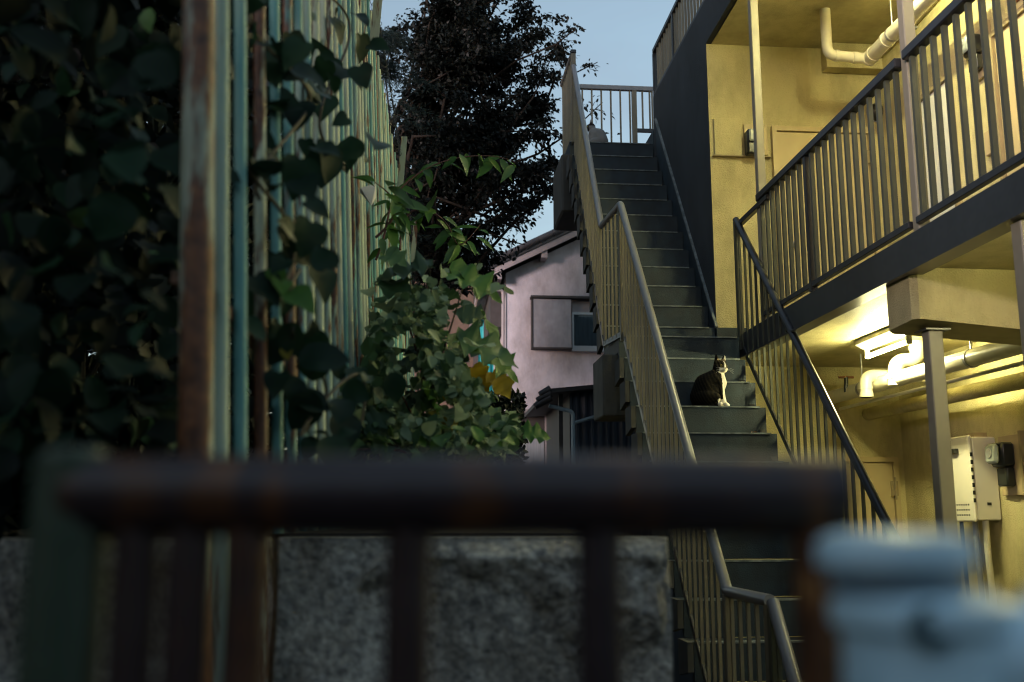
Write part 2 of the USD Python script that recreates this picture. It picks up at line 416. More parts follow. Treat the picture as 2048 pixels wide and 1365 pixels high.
# the drop beam with its sloping underside
obj("beam", hull([(XB, 4.70, .985), (XB, 4.95, .975), (XB, 4.70, C1 - .003), (XB, 4.95, C1 - .003), (XB + .03, 4.67, .985), (XB + .03, 4.67, C1 - .003),
                  (XI, 4.69, .86), (XI, 5.0, .86), (XI, 4.69, C1 - .003), (XI, 5.0, C1 - .003), (XB + .03, 4.98, .965), (XB + .03, 4.98, C1 - .003)]), "stucco_cream", b)


def column(x, y, z0, z1, w=0.075):
    obj("column", box(x, x + w, y, y + w, z0, z1, 0.005), "column_paint", b, 30)
    

column(XB + 0.0, 6.86, F2 + .042, C2 - .003, 0.062)
column(XB + 0.0, 4.56, F2 + .042, C2 - .003, 0.062)
column(2.515, 4.76, F1, .958)
obj("column_cap", box(2.49, 2.62, 4.735, 4.86, .944, .952), "rail_dark", b)
column(XB - 0.01, 3.72, F1, C1 - .045, 0.075)

# doors, each with its frame
def end_door(x0, x1, z0, z1):
    d = obj("door", box(x0, x1, YE - .022, YE - .002, z0, z1, .003), "door_paint", b)
    w = 0.045
    obj("door_frame", cat_(box(x0 - w, x0 - .004, YE - .045, YE - .003, z0, z1 + w), box(x1 + .004, x1 + w, YE - .045, YE - .003, z0, z1 + w),
                           box(x0 - .004, x1 + .004, YE - .044, YE - .003, z1 + .004, z1 + w)), "door_paint", d)
    obj("hinge", cat_(tube([(x1 + .006, YE - .05, z1 - .3), (x1 + .006, YE - .05, z1 - .12)], .009, 8), box(x1 - .03, x1 + .03, YE - .047, YE - .04, z1 - .27, z1 - .15)), "frame_brown", d)
    return d


d1 = end_door(3.05, 3.79, F1, 0.46)
d2 = end_door(2.955, 3.765, F2 + .02, 3.30)
hp = at(1592, 488, Y=YE - 0.05)
obj("door_handle", cat_(lathe([(0, -.02), (.03, -.02), (.03, -.012), (.012, -.01), (.012, .0)], hp + [0, .03, 0], "y", 16), trimesh.creation.icosphere(2, .024).apply_translation(hp - [0, .01, 0])), "alu", d2, 40)
pl = at(1668, 270, Y=YE - .01)
obj("name_plate", box(pl[0] - .07, pl[0] + .07, YE - .012, YE - .002, pl[2] - .05, pl[2] + .05), "rust_plate", b)


def side_door(y0, y1, z0, z1, m):
    d = obj("door", box(XI - .022, XI - .002, y0, y1, z0, z1, .003), m, b)
    w = .04
    obj("door_frame", cat_(box(XI - .045, XI - .003, y0 - w, y0 - .004, z0, z1 + w), box(XI - .045, XI - .003, y1 + .004, y1 + w, z0, z1 + w),
                           box(XI - .044, XI - .003, y0 - .004, y1 + .004, z1 + .004, z1 + w)), "frame_brown", d)
    return d


side_door(6.78, 7.2, F2 + .3, 3.28, "door_white")
dd = side_door(5.3, 6.14, F2 + .02, 3.30, "door_paint")
side_door(3.9, 4.6, F2 + .02, 3.30, "door_white")
obj("name_plate", box(XI - .012, XI - .002, 5.72, 5.88, 3.42, 3.54), "rust_plate", b)
ps = at(1985, 285, X=XI)
obj("wall_switch", box(XI - .03, XI - .002, ps[1] - .05, ps[1] + .05, ps[2] - .09, ps[2] + .09, .006), "board_wood", b)
# plates on the second-floor end wall
a0, a1 = at(1426, 238, Y=YE), at(1484, 313, Y=YE)
obj("panel_board", box(a0[0], a1[0], YE - .02, YE - .002, a1[2], a0[2], .003), "stucco_cream", b)
a0, a1 = at(1486, 250, Y=YE), at(1535, 312, Y=YE)
obj("panel_board", box(a0[0], a1[0], YE - .02, YE - .002, a1[2], a0[2], .003), "door_paint", b)
a0, a1 = at(1424, 314, Y=YE), at(1540, 318, Y=YE)
obj("ledge", box(a0[0], a1[0], YE - .04, YE - .002, a1[2], a0[2] + .005), "frame_brown", b)
# shaft casing on the end wall behind the pipe
a0, a1 = at(1640, 90, Y=YE), at(1745, 150, Y=YE)
obj("casing", box(a0[0], a1[0] + .3, YE - .12, YE - .003, a1[2], C2 - .003), "stucco_cream", b)

# ------------------------------------------------------------------ staircase
T1, R1 = 0.2007, 0.2
T2, R2 = 0.1855, 0.2184
Y0 = 7.307
XL, XR = 1.40, 2.335
st = thing("outdoor_staircase", "grey-green painted outdoor staircase climbing past the corridor to the upper landing", "staircase", (1.87, 6.0, GZ))


def xl(y):          # the stairs' left edge opens very slightly with depth
    return 1.405 + 0.012 * (y - 6.0)


def step(y, z, t, r, last=False):
    xr_ = XR if y < YE - .1 else XW - .012
    def poly(o):
        return [(y + o, z), (y + o, z - r + .003), (y + o + .04, z - r + .003), (y + o + .04, z - .05), (y + t - .003, z - .05), (y + t - .003, z)]
    if y < YE - .1:
        s = obj("step", cat_(prism(poly(0), xl(y), xr_ - .088), prism(poly(.028), xr_ - .0875, xr_)), "step_paint", st)
    else:
        s = obj("step", prism(poly(0), xl(y), xr_), "step_paint", st)
    obj("nosing", box(xl(y) + .004, (XR if y < YE - .1 else XW - .012) - .05, y - .008, y + .03, z - .006, z + .004), "nosing", s)
    obj("step_end", hull([(xl(y) - .035, y - .0, z), (xl(y) - .035, y, z - r * .75), (xl(y) - .035, y + t, z), (xl(y) - .035, y + t, z - r * .95), (xl(y) - .003, y, z), (xl(y) - .003, y, z - r * .75), (xl(y) - .003, y + t, z), (xl(y) - .003, y + t, z - r * .95)]), "step_side", s)


for n in range(1, 15):
    step(Y0 - n * T1, F2 - n * R1, T1, R1)
# middle landing
s = obj("landing", prism([(Y0, F2), (Y0, F2 - R1 + .003), (Y0 + .05, F2 - R1 + .003), (Y0 + .05, F2 - .12), (YE - .003, F2 - .12), (YE - .003, F2)], xl(Y0), XB - .05), "step_paint", st)
obj("nosing", box(xl(Y0), XR, Y0 - .008, Y0 + .03, F2 - .006, F2 + .004), "nosing", s)
obj("landing_beam", box(1.31, 2.30, 7.40, 7.85, .77, F2 - .125, .01), "concrete", st)
for n in range(0, 11):
    step(YE + n * T2, F2 + R1 + n * R2, T2, R2)
ZU = F2 + R1 + 11 * R2
YU = YE + 11 * T2
s = obj("landing", cat_(prism([(YU, ZU), (YU, ZU - R2 + .003), (YU + .05, ZU - R2 + .003), (YU + .05, ZU - .12), (10.78, ZU - .12), (10.78, ZU)], xl(YU), XW - .012)), "step_paint", st)
obj("nosing", box(xl(YU), XW - .05, YU - .008, YU + .03, ZU - .006, ZU + .004), "nosing", s)
obj("landing_beam", box(1.365, 2.30, 10.02, 10.74, 3.20, ZU - .125, .02), "step_side", st)
for k in range(3):   # the turn up to the roof terrace
    obj("step", box(XW + .0 + .16 * k, 3.2, 10.02, 10.76, ZU - .12 if k == 0 else ZU + .17 * k + .002, ZU + .17 * (k + 1)), "step_paint", st)
# sloped stringer plates under the treads, and the pale edge on the wall
obj("stringer", prism([(Y0 - 14 * T1 + .1, F2 - 14 * R1 - .24), (Y0 + .1, F2 - .24), (Y0 + .1, F2 - .08), (Y0 - 14 * T1 + .1, F2 - 14 * R1 - .08)], XR - .05, XR - .01), "rail_dark", st)
obj("stringer", prism([(YE + .04, F2 + .02 - .2), (YU + .1, ZU - R2 - .08), (YU + .1, ZU - R2 + .1), (YE + .04, F2 + .1)], xl(8) + .05, xl(8) + .09), "rail_dark", st)
e0, e1 = at(1433, 655, X=XW - .012), at(1311, 238, X=XW - .012)
obj("wall_edge_trim", bar(e0, e1, .02, .022), "nosing", st)
obj("wall_skirt", prism([(e0[1], e0[2] - .4), (e1[1], e1[2] - .42), (e1[1], e1[2] - .012), (e0[1], e0[2] - .012)], XW - .01, XW - .001), "step_paint", st)
# lowest landing and the flight below it
YL = Y0 - 14 * T1
s = obj("landing", box(xl(4), XR, YL - .62, YL - .003, F1 - .1, F1), "step_paint", st)
obj("nosing", box(xl(4), XR - .05, YL - .628, YL - .59, F1 - .002, F1 + .004), "nosing", s)
for n in range(1, 4):
    step(YL - .62 - n * T1, F1 - n * R1, T1, R1)

# ------------------------------------------------------------------ railings
def railing(name, label, path, foot, spacing=.10, post_at=(), size=.016, mat_b="baluster_paint", r=.026, top="rail_top", group=None):
    """A handrail along PATH, balusters down to the line FOOT (same length as path), a flat bottom bar."""
    path, foot = [np.array(p, float) for p in path], [np.array(p, float) for p in foot]
    t = thing(name, label, "railing", tuple(foot[0]), group)
    obj("handrail", tube(bend(path, .03, 4), r, 14), top, t, 50)
    for a, c in zip(foot, foot[1:]):
        obj("bottom_bar", bar(a, c, .012, .04), "rail_dark", t)
    for (p0, p1, f0, f1) in zip(path, path[1:], foot, foot[1:]):
        L = math.hypot(*(p1 - p0)[:2])
        n = max(1, int(round(L / spacing)))
        for k in range(n):
            s = (k + .5) / n
            top, bot = p0 + (p1 - p0) * s, f0 + (f1 - f0) * s
            obj("baluster", box(top[0] - size / 2, top[0] + size / 2, top[1] - size / 2, top[1] + size / 2, bot[2] - .005, top[2] - r * .7), mat_b, t)
    for i in post_at:
        p, f = path[i], foot[i]
        obj("post", box(p[0] - .02, p[0] + .02, p[1] - .02, p[1] + .02, f[2] - .06, p[2] - r * .5, .003), mat_b, t)
    return t


def foot_of(p, dz):
    return np.array([p[0], p[1], p[2] - dz])


XRL = 1.425
# left railing of the lower flight, from the bottom up
pA, pB = at(1590, 1365, X=1.40), at(1545, 1203, X=1.40)
pC = at(1446, 1180, X=1.365)
pC = np.array([1.385, pC[1], pB[2]])
pD = at(1241, 408, Y=7.16)
pE = at(1204, 452, z=pD[2])
zB = pB[2] - F1 - .08
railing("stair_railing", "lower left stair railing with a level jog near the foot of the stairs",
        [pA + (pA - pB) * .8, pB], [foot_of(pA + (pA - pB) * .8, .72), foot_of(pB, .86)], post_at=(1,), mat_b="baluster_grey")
railing("stair_railing", "long left stair railing beside the sitting tabby cat, turning level at the middle landing",
        [pB + (0, .03, 0), pC, pD, pE], [foot_of(pB + (0, .03, 0), .9), foot_of(pC, .92), foot_of(pD, 1.0), foot_of(pE, .98)], post_at=(0, 1, 2), spacing=.112)
pF = at(1147, 133, X=1.48)
railing("stair_railing", "upper left stair railing climbing to the high landing against the sky",
        [pE + (0, .02, 0), pF], [foot_of(pE + (0, .02, 0), .98), foot_of(pF, .98)], post_at=(), spacing=.115)
# high landing
pG = np.array([1.48, pF[1] + .05, 4.93]); pH = np.array([1.475, 10.7, 4.93])
t = railing("landing_railing", "side railing of the high landing with a tall capped post left of the grey cat", [pG, pH], [foot_of(pG, .98), foot_of(pH, .98)], spacing=.1)
obj("post", box(1.455, 1.505, pF[1] - .01, pF[1] + .04, 3.9, 4.90, .004), "baluster_paint", t)
obj("post_cap", box(1.45, 1.51, pF[1] - .016, pF[1] + .046, 4.90, 4.945, .008), "rail_dark", t)
pI = np.array([2.54, 10.72, 4.93])
t = thing("landing_railing", "back railing of the high landing seen behind the grey cat", "railing", (2.0, 10.72, ZU))
obj("handrail", bar(pH + (.0, .02, 0), pI, .05, .05), "rail_top", t)
for x in np.arange(1.60, 2.30, .111):
    obj("baluster", box(x - .009, x + .009, 10.71, 10.73, ZU, 4.905), "baluster_paint", t)
obj("post", box(2.29, 2.345, 10.695, 10.745, ZU, 4.904, .004), "baluster_paint", t)
for x in (2.415, 2.50, 2.53):
    obj("baluster", box(x - .009, x + .009, 10.71, 10.73, 4.44, 4.905), "baluster_paint", t)
obj("bottom_bar", box(2.346, 2.56, 10.70, 10.74, 4.40, 4.438), "rail_dark", t)
# right railing of the lower flight
qD = at(1472, 440, X=XB - .02)
qA = at(1778, 1055, X=XB - .03)
qA2 = qA + (qA - qD) * .25
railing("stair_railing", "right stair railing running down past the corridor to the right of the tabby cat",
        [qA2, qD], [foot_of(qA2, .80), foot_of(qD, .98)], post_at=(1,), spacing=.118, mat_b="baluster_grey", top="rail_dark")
t = thing("rail_bracket", "short dark bar joining the right stair railing to the balcony column", "bracket", (XB, 6.9, F2))
obj("arm", box(XB - .02, XB + .02, qD[1] - .7, qD[1] - .02, qD[2] - .06, qD[2] - .02, .003), "rail_dark", t)


def balcony(label, y0, y1, extra=()):
    t = thing("balcony_railing", label, "railing", (XB, (y0 + y1) / 2, F2))
    zt, zb = 2.33, 1.46
    obj("handrail", box(XB - .03, XB + .03, y0, y1, zt - .03, zt + .025, .006), "rail_dark", t)
    obj("bottom_bar", box(XB - .018, XB + .018, y0, y1, zb - .022, zb + .014, .003), "rail_dark", t)
    n = int(round((y1 - y0) / .105))
    for k in range(n):
        y = y0 + (k + .5) * (y1 - y0) / n
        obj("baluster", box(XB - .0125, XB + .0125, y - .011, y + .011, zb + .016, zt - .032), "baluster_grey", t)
    for y in extra:
        obj("post", box(XB - .02, XB + .02, y - .02, y + .02, F2 + .042, zt - .032), "rail_dark", t)
    return t


balcony("far balcony railing between the two slim corridor columns", 4.63, 6.855, (5.93,))
balcony("near balcony railing at the top right edge of the picture", 1.6, 4.555, ())
# roof terrace railing
t = thing("terrace_railing", "roof terrace railing on top of the dark stucco wall", "railing", (XW, 6.0, R3))
obj("handrail", box(XW - .0, XW + .05, 3.0, 9.97, 5.0, 5.05, .006), "rail_dark", t)
obj("bottom_bar", box(XW + .005, XW + .045, 3.0, 9.97, R3 + .01, R3 + .04), "rail_dark", t)
for k, y in enumerate(np.arange(3.2, 9.9, .105)):
    if y > 6.6:
        obj("baluster", box(XW + .014, XW + .036, y - .011, y + .011, R3 + .041, 4.999), "baluster_paint", t)
for y in (9.96, 9.1, 7.9, 6.7):
    obj("post", box(XW + .002, XW + .048, y - .022, y + .022, R3 + .001, 4.999), "rail_dark", t)

# ------------------------------------------------------------------ lamps
def lamp(label, x, y0, y1, zc, tube_mat="tube_light"):
    t = thing("fluorescent_lamp", label, "lamp", (x, (y0 + y1) / 2, zc))
    obj("base", prism([(y0 - .03, zc), (y1 + .03, zc), (y1 + .03, zc - .03), (y0 - .03, zc - .03)], x - .075, x + .075), "lamp_base", t)
    obj("reflector", hull([(x - .075, y0 - .03, zc - .031), (x + .075, y0 - .03, zc - .031), (x - .075, y1 + .03, zc - .031), (x + .075, y1 + .03, zc - .031),
                           (x - .02, y0 - .02, zc - .065), (x + .02, y0 - .02, zc - .065), (x - .02, y1 + .02, zc - .065), (x + .02, y1 + .02, zc - .065)]), "lamp_base", t)
    for y in (y0 - .012, y1 + .012):
        obj("socket", box(x - .018, x + .018, y - .012, y + .012, zc - .132, zc - .0655, .003), "lamp_base", t)
    obj("tube", tube([(x, y0 + .002, zc - .115), (x, y1 - .002, zc - .115)], .0145, 14), tube_mat, t, 50)
    return t


lamp("lit fluorescent tube lamp on the ground floor corridor ceiling", 3.08, 6.10, 6.70, C1 - .002)
lamp("lit fluorescent tube lamp on the upper corridor ceiling above the doors", 3.08, 5.75, 6.35, C2 - .004, "tube_light_upper")
lamp("lit fluorescent tube lamp in the near ground floor bay in front of the beam", 3.15, 3.2, 3.8, C1 - .002, "tube_light_near")
lamp("lit fluorescent tube lamp in the near upper bay", 3.15, 2.9, 3.5, C2 - .004)

# ------------------------------------------------------------------ pipes
def pipe(name, label, path, r, m="pvc", rad=.09, collars=(), hangers=()):
    t = thing(name, label, "pipe", tuple(path[0]))
    obj("pipe_run", tube(bend(path, rad, 7), r, 16), m, t, 50)
    for (p, q) in collars:
        obj("collar", tube([p, q], r * 1.12, 16), m, t, 40)
    for (p, zt) in hangers:
        obj("hanger", cat_(tube([(p[0], p[1], p[2] + r), (p[0], p[1], zt)], .006, 6), tube([(p[0], p[1] - .012, p[2]), (p[0], p[1] + .012, p[2])], r * 1.08, 16)), "alu", t, 40)
    return t


PX, PZ = 3.30, .94
pipe("drain_pipe", "thick cream drain pipe running the length of the ground floor corridor ceiling", [(PX, 2.0, PZ), (PX, YE - .01, PZ + .05)], .055,
     collars=[((PX, 5.0, PZ + .025), (PX, 5.06, PZ + .025))], hangers=[((PX, 5.75, PZ + .03), C1), ((PX, 7.3, PZ + .04), C1), ((PX, 4.3, PZ + .02), C1)])
ea, eb, ec = at(1791, 772, Y=6.72), at(1791, 730, Y=6.72), at(1836, 728, Y=6.72)
pipe("drain_pipe", "white U-shaped elbow pipe dropping from the ceiling to the corridor drain beside the lit lamp", [ea, eb + [0, 0, .03], ec + [0, 0, .03], (ec[0], ec[1], C1)], .05, rad=.075,
     collars=[(ea + [0, 0, .05], ea + [0, 0, .085]), ((ec[0], ec[1], C1 - .06), (ec[0], ec[1], C1 - .03))])
e0 = at(1733, 795, Y=7.0)
pipe("drain_pipe", "cream drain elbow with its open mouth hanging down behind the lamp", [e0, (e0[0], 7.0, e0[2] + .16), (e0[0] + .45, 7.0, e0[2] + .16)], .045, rad=.07,
     collars=[(e0, e0 + [0, 0, .03]), (e0 + [0, 0, .06], e0 + [0, 0, .075])])
pipe("service_pipe", "lower ochre pipe along the corridor wall under the cream drain", [(3.62, 2.0, .80), (3.62, YE - .01, .86)], .052, m="stucco_cream")
pipe("conduit", "thin pale conduit below the thick corridor drain", [(3.385, 2.0, .86), (3.385, YE - .01, .90)], .013)
t = thing("valve", "small dark T-handled valve hanging under the ground floor ceiling", "valve", at(1692, 780, Y=7.5))
v0 = at(1692, 785, Y=7.5); v1 = at(1692, 755, Y=7.5)
obj("spindle", tube([v0, v1], .016, 10), "black_plastic", t, 40)
obj("handle", tube([v1 - [.06, 0, 0], v1 + [.06, 0, 0]], .010, 8), "rust_plate", t, 40)
# upper floor
UX, UZ = 3.52, 3.74
up0 = at(1738, 118, X=UX)
UZ, UY = up0[2], up0[1]
pipe("drain_pipe", "thick yellow drain pipe slung under the upper corridor ceiling", [(UX, 2.0, UZ - .02), (UX, UY, UZ)], .058,
     collars=[((UX, UY - .10, UZ), (UX, UY - .07, UZ)), ((UX, UY - .34, UZ), (UX, UY - .31, UZ)), ((UX, UY - .02, UZ), (UX, UY, UZ))], hangers=[((UX, UY - .42, UZ), C2 - .003)])
v = at(1652, 60, Y=UY)
pipe("drain_pipe", "thinner elbow pipe rising into the upper corridor ceiling", [(UX - .02, UY, UZ + .0), (v[0], UY, UZ + .02), (v[0], UY, C2 - .003)], .042, rad=.07,
     collars=[((UX - .14, UY, UZ + .005), (UX - .10, UY, UZ + .005)), ((v[0] + .06, UY, UZ + .015), (v[0] + .09, UY, UZ + .015))])

# ------------------------------------------------------------------ wall equipment
def meter(label, y, zc, x=XI, s=1.0):
    t = thing("electricity_meter", label, "meter", (x, y, zc))
    obj("backboard", box(x - .025, x - .002, y - .13 * s, y + .12 * s, zc - .22 * s, zc + .18 * s, .003), "board_wood", t)
    obj("board_trim", box(x - .035, x - .003, y - .155 * s, y - .132 * s, zc - .22 * s, zc + .2 * s), "frame_brown", t)
    obj("housing", box(x - .12 * s, x - .027, y - .075 * s, y + .075 * s, zc - .03 * s, zc + .13 * s, .015), "black_plastic", t, 40)
    obj("cover", box(x - .165 * s, x - .122 * s, y - .065 * s, y + .065 * s, zc - .01 * s, zc + .12 * s, .018), "clear_plastic", t, 40)
    obj("terminal_block", box(x - .09 * s, x - .027, y - .06 * s, y + .06 * s, zc - .16 * s, zc - .034 * s, .01), "black_plastic", t, 40)
    obj("dial", lathe([(0, 0), (.032 * s, 0), (.032 * s, .006), (0, .006)], (x - .172 * s, y, zc + .06 * s), "x", 20), "alu", t)
    return t


mp = at(2004, 925, X=XI - .08)
meter("dark electricity meter beside the white water heater on the ground floor wall", mp[1], mp[2])
mp = at(1950, 105, X=XI - .05)
meter("dark electricity meter on the upper corridor wall behind the near balcony railing", mp[1], mp[2], s=.9)
mp = at(1502, 285, Y=YE - .06)
t = thing("electricity_meter", "dark electricity meter half hidden by the far slim column", "meter", mp)
obj("housing", box(mp[0] - .05, mp[0] + .06, YE - .12, YE - .022, mp[2] - .12, mp[2] + .10, .015), "black_plastic", t, 40)
obj("cover", box(mp[0] - .04, mp[0] + .05, YE - .15, YE - .122, mp[2] - .02, mp[2] + .09, .012), "clear_plastic", t, 40)
mp = at(1756, 222, Y=YE - .05)
t = thing("wall_bell", "small dark round bell on the wall above the upper corridor door", "bell", mp)
obj("dome", lathe([(0, -.07), (.05, -.062), (.075, -.035), (.08, 0), (0, 0)], (mp[0], YE - .005, mp[2]), "y", 24), "black_plastic", t, 50)
obj("rim", lathe([(.08, -.008), (.086, -.008), (.086, 0), (.08, 0), (.08, -.008)], (mp[0], YE - .004, mp[2]), "y", 24), "alu", t, 50)

hx0, hx1, hy0, hy1, hz0, hz1 = 3.70, XI - .003, 6.58, 6.90, -.015, .575
t = thing("water_heater", "white wall-hung water heater with slotted casing and pipes below", "water heater", (3.8, 6.7, hz0))
cs = obj("casing", box(hx0 + .028, hx1, hy0, hy1, hz0 + .01, hz1 - .012, .008), "heater_white", t, 30)
fp = obj("front_panel", box(hx0, hx0 + .026, hy0 - .004, hy1 + .004, hz0, hz1, .01), "heater_white", t, 30)
for k in range(7):
    z = hz0 + .13 + k * .052
    obj("slot", box(hx0 + .003, hx0 + .02, hy0 - .0065, hy0 - .0035, z, z + .028), "black_plastic", fp)
ov = obj("exhaust_outlet", box(hx0 - .03, hx0 - .001, hy0 + .13, hy0 + .25, hz1 - .12, hz1 - .085, .004), "black_plastic", fp)
for k in range(6):
    for j in range(3):
        obj("vent_hole", box(hx0 - .0015, hx0 + .002, hy0 + .05 + k * .03, hy0 + .065 + k * .03, hz0 + .04 + j * .035, hz0 + .052 + j * .035), "black_plastic", fp)
obj("rating_label", box(hx0 + .10, hx0 + .13, hy0 - .0035, hy0 - .0005, hz0 + .11, hz0 + .13), "black_plastic", cs)
obj("mounting_bracket", box(hx0 + .1, hx1, hy0 + .1, hy0 + .2, hz1 - .011, hz1 + .025), "board_wood", t)
for k, (y, x) in enumerate(((6.62, 3.80), (6.70, 3.77), (6.80, 3.83), (6.86, 3.76))):
    obj("supply_pipe", tube(bend([(x, y, hz0 + .008), (x, y, -.25), (x + .02, y + .02, -.5), (x + .02, y + .02, F1)], .05), (.022, .018, .022, .014)[k], 10), ("pvc", "alu", "pvc", "black_plastic")[k], t, 50)

for label, pts_, r_, m_ in [
        ("thin grey cable running down the ground floor wall from the electricity meter", [(XI - .02, 6.02, .12), (XI - .012, 6.05, -.3), (XI - .012, 6.03, -.8), (XI - .012, 6.05, F1)], .007, "black_plastic"),
        ("thin pale conduit up the corridor wall above the electricity meter", [(XI - .016, 6.0, .42), (XI - .016, 6.0, .78), (XI - .016, 5.2, .80), (XI - .016, 3.0, .80)], .010, "pvc"),
        ("sagging cable clipped along the corner of the upper corridor ceiling", [(XI - .02, 7.9, 3.98), (XI - .02, 7.2, 3.95), (XI - .02, 6.5, 3.98), (XI - .02, 5.8, 3.94), (XI - .02, 4.0, 3.98)], .008, "frame_brown")]:
    t = thing("cable", label, "cable", pts_[0])
    obj("run", tube(bend(pts_, .06, 5), r_, 8), m_, t, 50)
    for p_ in pts_[:-1]:
        obj("clip", box(p_[0] - .012, XI - .002, p_[1] - .012, p_[1] + .012, p_[2] - .03, p_[2] - .015), "alu", t)

# ------------------------------------------------------------------ foreground gate railing
GD = .51
t = thing("gate_railing", "dark rusty pipe railing close in front across the bottom of the picture", "railing", at(900, 1365, D=GD))
g0, g1 = at(150, 990, D=GD), at(1662, 992, D=GD)
g0[2] = g1[2] = at(900, 992, D=GD)[2]
obj("top_rail", tube([g0, g1 + (g1 - g0) * .012], .0205, 20), "gate_paint", t, 50)


def gpost(px, w, top, m, name):
    p = at(px, 1200, D=GD)
    r = w / 2 / 1991 * GD
    prof = [(0, 0), (r, 0), (r, top + 1.15 - r * .35), (r * .7, top + 1.15 - r * .08), (0, top + 1.15)]
    obj(name, lathe(prof, (p[0], p[1], -1.15), "z", 24), m, t, 50, label="greenish rusty end post" if m == "gate_post_paint" else None)


gpost(128, 150, at(128, 893, D=GD)[2], "gate_post_paint", "post")
gpost(1642, 104, g1[2] + .002, "gate_paint", "post")
for px in (268, 375, 490, 815, 1200):
    gpost(px, 92, g0[2] - .004, "gate_paint", "baluster")

# white pipe fitting
WD = .42
c = at(1795, 1200, D=WD)
wt = at(1795, 1062, D=WD)[2]
r = .0315
t = thing("standpipe", "blurred white plastic standpipe with a cap and side branch close in front", "pipe", (c[0], c[1], -1.15))
obj("cap", lathe([(0, wt), (r * .7, wt), (r * .95, wt - .003), (r, wt - .007), (r, wt - .014), (0, wt - .014)], (c[0], c[1], 0), "z", 40), "white_pipe", t, 40)
obj("neck", lathe([(0, wt - .0142), (r * .84, wt - .0142), (r * .84, wt - .024), (0, wt - .024)], (c[0], c[1], 0), "z", 40), "gutter_blue", t, 40)
bx = c + np.array([.008, 0, 0])
obj("body", lathe([(0, wt - .0242), (r * .9, wt - .0242), (r * 1.10, wt - .029), (r * 1.10, wt - .037), (r * .96, wt - .042), (r * .98, wt - .068), (r * 1.12, wt - .072), (r * 1.12, wt - .082), (r * 1.0, wt - .086), (r * 1.0, -.3), (r * .95, -.3), (r * .95, -1.15), (0, -1.15)], (bx[0], bx[1], 0), "z", 40), "white_pipe", t, 40)
rd = np.array([math.cos(YAW), -math.sin(YAW), 0])
q = np.array([bx[0], bx[1], wt - .052])
obj("branch", cat_(tube([q + rd * .02, q + rd * .16], .024, 24), tube([q + rd * .052, q + rd * .075], .031, 24)), "white_pipe", t, 50)
fd = np.array([-math.sin(YAW), -math.cos(YAW), 0])
sc = at(1862, 1255, D=WD - r * .98)
obj("screw", tube([sc + fd * .002, sc - fd * .006], .0085, 14), "standpipe_plug", t, 40)

# ------------------------------------------------------------------ stone retaining wall
t = thing("stone_wall", "rough grey stone retaining wall seen between the rusty balusters", "wall", (-.2, 2.0, GZ))
YS = 1.88
obj("core", hull([(-3.0, YS + .15, -.04), (.43, YS + .15, -.04), (-3.0, YS + .03, GZ), (.55, YS + .03, GZ), (-3.0, 2.07, -.04), (.43, 2.07, -.04), (-3.0, 2.07, GZ), (.55, 2.07, GZ)]), "stone_dark", t)


def stone(x0, x1, z0, zt, n=34, seed=0, lean=.04):
    nx, nz = n, max(8, int(n * (zt - z0) / (x1 - x0)))
    U, W = np.meshgrid(np.linspace(0, 1, nx), np.linspace(0, 1, nz), indexing="xy")
    x, z = x0 + (x1 - x0) * U, z0 + (zt - z0) * W
    edge = np.minimum(np.minimum(U, 1 - U) * (x1 - x0), np.minimum(W, 1 - W) * (zt - z0))
    P = np.stack([x, z, np.zeros_like(x)], -1)
    h = .085 * np.clip(edge / .035, 0, 1) ** .5
    h += .17 * (meshkit.fbm(P * 5.5, 6, seed) - .5) * np.clip(edge / .02, 0, 1)
    for q in range(5):   # a few ragged cracks and ledges across the face
        a_ = (.25, -.35, 1.2, .1, -.9)[q] + .3 * math.sin(seed + q)
        dd_ = (x - x0) * math.sin(a_) + (zt - z) * math.cos(a_) - (.10, .20, .16, .32, .28)[q] + .16 * (meshkit.fbm(P * 4 + 9 * q, 4, seed + q) - .5)
        msk = np.clip((meshkit.noise(P * 3.2 + 5 * q, seed) - .30) * 5, 0, 1)
        h += -.11 * np.exp(-(dd_ / .016) ** 2) * msk + .034 * np.tanh(dd_ / .02) * msk
    h += .02 * (meshkit.fbm(P * 40, 3, seed + 3) - .5)
    x = x + .035 * (meshkit.noise(np.stack([z * 6, x * 0, x * 0], -1), seed) - .5) * (np.abs(U - .5) * 2) ** 4
    y = YS + .085 - np.maximum(h, .012 + .006 * meshkit.noise(P * 30, 5)) + (z - (-.03)) * .055
    v = np.stack([x, y, z], -1).reshape(-1, 3)
    f = [(j * nx + i, j * nx + i + 1, (j + 1) * nx + i + 1, (j + 1) * nx + i) for j in range(nz - 1) for i in range(nx - 1)]
    f = np.array(f)
    m = trimesh.Trimesh(v, np.vstack([f[:, [0, 1, 2]], f[:, [0, 2, 3]]]), process=False)
    # closed back
    rim = [i for i in range(nx)] + [j * nx + nx - 1 for j in range(1, nz)] + [(nz - 1) * nx + i for i in range(nx - 2, -1, -1)] + [j * nx for j in range(nz - 2, 0, -1)]
    nb = len(v)
    bv = v[rim] + [0, .10, 0]
    f2 = []
    for k in range(len(rim)):
        l = (k + 1) % len(rim)
        f2 += [(rim[k], nb + k, nb + l), (rim[k], nb + l, rim[l])]
    return trimesh.Trimesh(np.vstack([v, bv]), np.vstack([m.faces, f2]), process=False)


